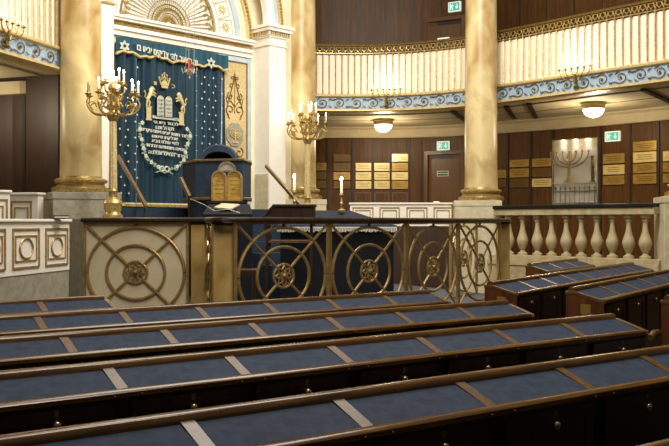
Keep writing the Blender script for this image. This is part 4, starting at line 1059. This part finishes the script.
MB().add([(tx0,Y0,zt1),(tx1,Y0,zt1),(tx1,Y1,zt1),(tx0,Y1,zt1),(tx0+.1,Y1-.12,zr),(rb,Y1-.12,zr),(tx0,Y0,zt1-.03),(tx1,Y0,zt1-.03),(tx1,Y1,zt1-.03),(tx0,Y1,zt1-.03)],
    [[0,1,5,4],[1,2,5],[2,3,4,5],[3,0,4],[0,1,7,6],[1,2,8,7],[2,3,9,8],[3,0,6,9],[6,7,8,9]]).build('navy_cloth_top', M['navycloth'], tb_)
fr = MB()
k = 0; x = tx0
while x < tx1:
    fr.box(x, x+.014, Y0-.012, Y0-.004, zt1-.075+random.uniform(-.01,.01), zt1-.02); x += .02
fr.box(tx0,tx1,Y0-.014,Y0-.002,zt1-.035,zt1-.015); fr.build('white_fringe', M['paper'], tb_)
def candlestick(x, Y, ys, yf, label, brass=True):
    p0 = px(x,ys,Y); z1 = zat(yf[0],Y); z2 = zat(yf[1],Y); o = thing('candlestick', label, 'candlestick', tuple(p0), 'single candles on the platform')
    H = z1-p0.z
    MB().lathe([(.05,0),(.05,.012),(.02,.03),(.014,H*.35),(.026,H*.42),(.014,H*.5),(.012,H*.78),(.028,H*.85),(.03,H*.9),(.016,H)], p0, 14).build('brass_stick', M['gold'], o, smooth=True)
    cd_ = MB().lathe([(.017,H),(.016,z2-p0.z)], p0, 10).build('candle', M['candle'], o, smooth=True)
    MB().ball((p0.x,p0.y,z2+.04), (.016,.016,.036), 10, 8).build('flame', M['flame'], cd_, smooth=True)
    light('candle_glow', 'POINT', (p0.x,p0.y-.08,z2+.08), 1.2, (1,.8,.5), .04)
candlestick(341.5, 11.55, 211, (193,182), 'lit candle on a brass candlestick standing on the navy covered table')
candlestick(294.3, 11.6, 209, (190,179.5), 'lit candle on a brass candlestick behind the lectern')
Ys = 9.9; s0, s1 = px(233.5,0,Ys).x, px(258,0,Ys).x
stl = thing('wooden_stool', 'dark wooden stool inside the railing below the pulpit', 'stool', ((s0+s1)/2,Ys,.5))
MB().box(s0-.1,s1,Ys-.15,Ys+.15,zat(271.5,Ys)-.04,zat(269,Ys)).build('seat', M['lectern'], stl, bevel=.006)
for x in (s0-.07,s1-.05):
    for y in (Ys-.12,Ys+.12): MB().box(x,x+.035,y-.017,y+.017,.5,zat(271.5,Ys)-.04).build('leg', M['lectern'], stl)

# ------------------------------------------------------------------ pews
CACHE = {}
def cached(key, fn):
    if key not in CACHE: CACHE[key] = fn()
    return CACHE[key]
def put(me, name, parent, loc):
    o = bpy.data.objects.new(name, me); C.objects.link(o); o.parent = parent; o.location = loc; ORG[o.name] = Vector(loc); return o
def mesh_of(mb, name, m, smooth=False):
    o = mb.build(name, m, None, smooth=smooth, at=(0,0,0)); me = o.data; bpy.data.objects.remove(o); return me
LZ1, LZ0 = .946, .888       # lid slope
def pew(org, ang, n, label, p=.6, zf=0.0, lockl=False, seat=True, group='pew rows with blue desk lids', lead=False):
    o = thing('pew_desk', label, 'pew', (0,0,0), group); L = n*p-.055
    MB().side([(-.028,.91),(.03,.91),(.031,.955),(.026,.972),(.014,.979),(-.014,.979),(-.026,.972),(-.031,.957)], 0, L).build('top_rail', M['rail'], o, smooth=True, local=True)
    MB().side([(-.269,.864),(-.221,.864),(-.219,.888),(-.23,.896),(-.26,.894),(-.271,.884)], 0, L).build('front_rail', M['rail'], o, smooth=True, local=True)
    MB().box(.01,L-.01,-.02,.02,.1,.905).box(.01,L-.01,-.243,-.02,.78,.866).box(.01,L-.01,-.243,-.02,.34,.38).box(.01,L-.01,-.2,-.02,.02,.34).build('carcass', M['pewwood'], o, local=True)
    if seat: MB().box(.02,L-.02,.02,.36,.42,.46).box(.02,L-.02,.05,.09,.0,.42).build('bench_seat', M['pewwood'], o, local=True)
    for e in (0, 1):
        x0, x1 = (-.03, 0) if e == 0 else (L, L+.03)
        ep = MB().side([(-.262,0),(.04,0),(.04,.925),(-.03,.925),(-.262,.865)], x0, x1).build('end_panel', M['pewend'], o, bevel=.004, local=True)
        MB().side([(-.272,.865),(-.262,.886),(-.03,.947),(.045,.947),(.045,.925),(-.03,.925)], x0-.004, x1+.004).build('end_rail', M['divider'], ep, local=True)
        if lockl and e == 0:
            MB().box(x0-.005,x0,-.16,-.08,.77,.85).build('lock_plate', M['brass'], ep, local=True)
    lid = cached(('lid',p), lambda: mesh_of(MB().add([(.025,-.22,LZ0),(p-.025,-.22,LZ0),(p-.025,-.03,LZ1),(.025,-.03,LZ1)]+[(.025,-.22,LZ0-.015),(p-.025,-.22,LZ0-.015),(p-.025,-.03,LZ1-.015),(.025,-.03,LZ1-.015)], [[0,1,2,3],[4,5,6,7],[0,1,5,4],[1,2,6,5],[2,3,7,6],[3,0,4,7]]), 'felt_lid', M['felt']))
    lid2 = cached(('lid',p-.055), lambda: mesh_of(MB().add([(.025,-.22,LZ0),(p-.06,-.22,LZ0),(p-.06,-.03,LZ1),(.025,-.03,LZ1)]+[(.025,-.22,LZ0-.015),(p-.06,-.22,LZ0-.015),(p-.06,-.03,LZ1-.015),(.025,-.03,LZ1-.015)], [[0,1,2,3],[4,5,6,7],[0,1,5,4],[1,2,6,5],[2,3,7,6],[3,0,4,7]]), 'felt_lid', M['felt']))
    dv = cached('div', lambda: mesh_of(MB().add([(-.025,-.24,LZ0-.008),(.025,-.24,LZ0-.008),(.025,-.03,LZ1+.008),(-.025,-.03,LZ1+.008)]+[(-.025,-.24,LZ0-.03),(.025,-.24,LZ0-.03),(.025,-.03,LZ1-.02),(-.025,-.03,LZ1-.02)], [[0,1,2,3],[4,5,6,7],[0,1,5,4],[1,2,6,5],[2,3,7,6],[3,0,4,7]]), 'divider', M['divider']))
    dr = cached(('door',p), lambda: mesh_of(MB().box(.02,p-.06,-.018,0,-.46,0).rect_frame(.02,p-.06,-.46,0,.05,-.024,-.018), 'door', M['pewwood']))
    kb = cached('knob', lambda: mesh_of(MB().ball((0,-.036,0), (.017,.012,.017), 10, 8).ball((0,-.03,0), (.012,.016,.012), 8, 6), 'knob', M['brassknob'], True))
    kh = cached('key', lambda: mesh_of(MB().plate([(-.009,-.014),(.009,-.014),(.009,.014),(-.009,.014)], -.0265, -.024), 'keyhole_plate', M['engrave']))
    sc = cached('screw', lambda: mesh_of(MB().ball((0,0,0), .006, 6, 4), 'screw', M['engrave'], True))
    for i in range(n):
        put(lid if i < n-1 else lid2, 'desk_lid', o, (i*p,0,0))
        if i: put(dv, 'lid_divider', o, (i*p,0,0))
        d = put(dr, 'door', o, (i*p,-.243,.845))
        put(kb, 'knob', d, (p/2,0,-.06)); put(kh, 'keyhole_plate', d, (p/2,0,-.015)) if p < .65 else None
        for f in (.1,.9): put(sc, 'screw', d, (p*f,-.033,.026))
    o.location = (org[0],org[1],zf); o.rotation_euler.z = ang
    return o
TH = math.atan2(870,1245); D = Vector((math.cos(TH),math.sin(TH))); N = Vector((-D.y,D.x))
rows = [(1.45,-.62+.3,9,'nearest pew row whose rail just enters the bottom right corner'),
        (2.59,-.572-.6,10,'large foreground pew row running across the bottom with blue felt lids'),
        (3.73,-.416-.6,10,'second pew row up from the bottom with blue felt lids and brass knobs'),
        (4.87,-.25,9,'third pew row up from the bottom with blue felt lids'),
        (6.01,-.07,9,'fourth pew row up from the bottom ending in front of the open railing'),
        (7.15,.277,4,'short farthest pew row ending in front of the cream backed railing panel')]
for q_, s_, n, lab in rows:
    o_ = D*s_+N*(q_+.034); pew((o_.x,o_.y), TH, n, lab, group='main pew rows with blue felt lids')
d2 = Vector((.5616,.8274)); a2 = math.atan2(d2.y,d2.x)
for (x, y), n, lab, Yy in (((490,284),8,'long angled pew at the right leading toward the stone balustrade',7.7),
        ((572,290),7,'angled pew at the right edge with a brass lock plate on its end',6.9),
        ((529.5,265),3,'short angled pew directly in front of the stone balustrade',10.9),
        ((668,299),4,'pew end panel with armrest cut by the right picture edge',6.1)):
    pp = px(x,y,Yy); o_ = pew((pp.x,pp.y), a2, n, lab, p=.57 if n == 8 else .6, zf=pp.z-.955, lockl=True, seat=False, group='angled pews on the right')
    if n == 4:
        MB().tube([(-.02,.06,.72),(-.1,.07,.72),(-.2,.07,.70)], [.02,.024,.022], 8).build('armrest', M['divider'], o_, smooth=True, local=True)
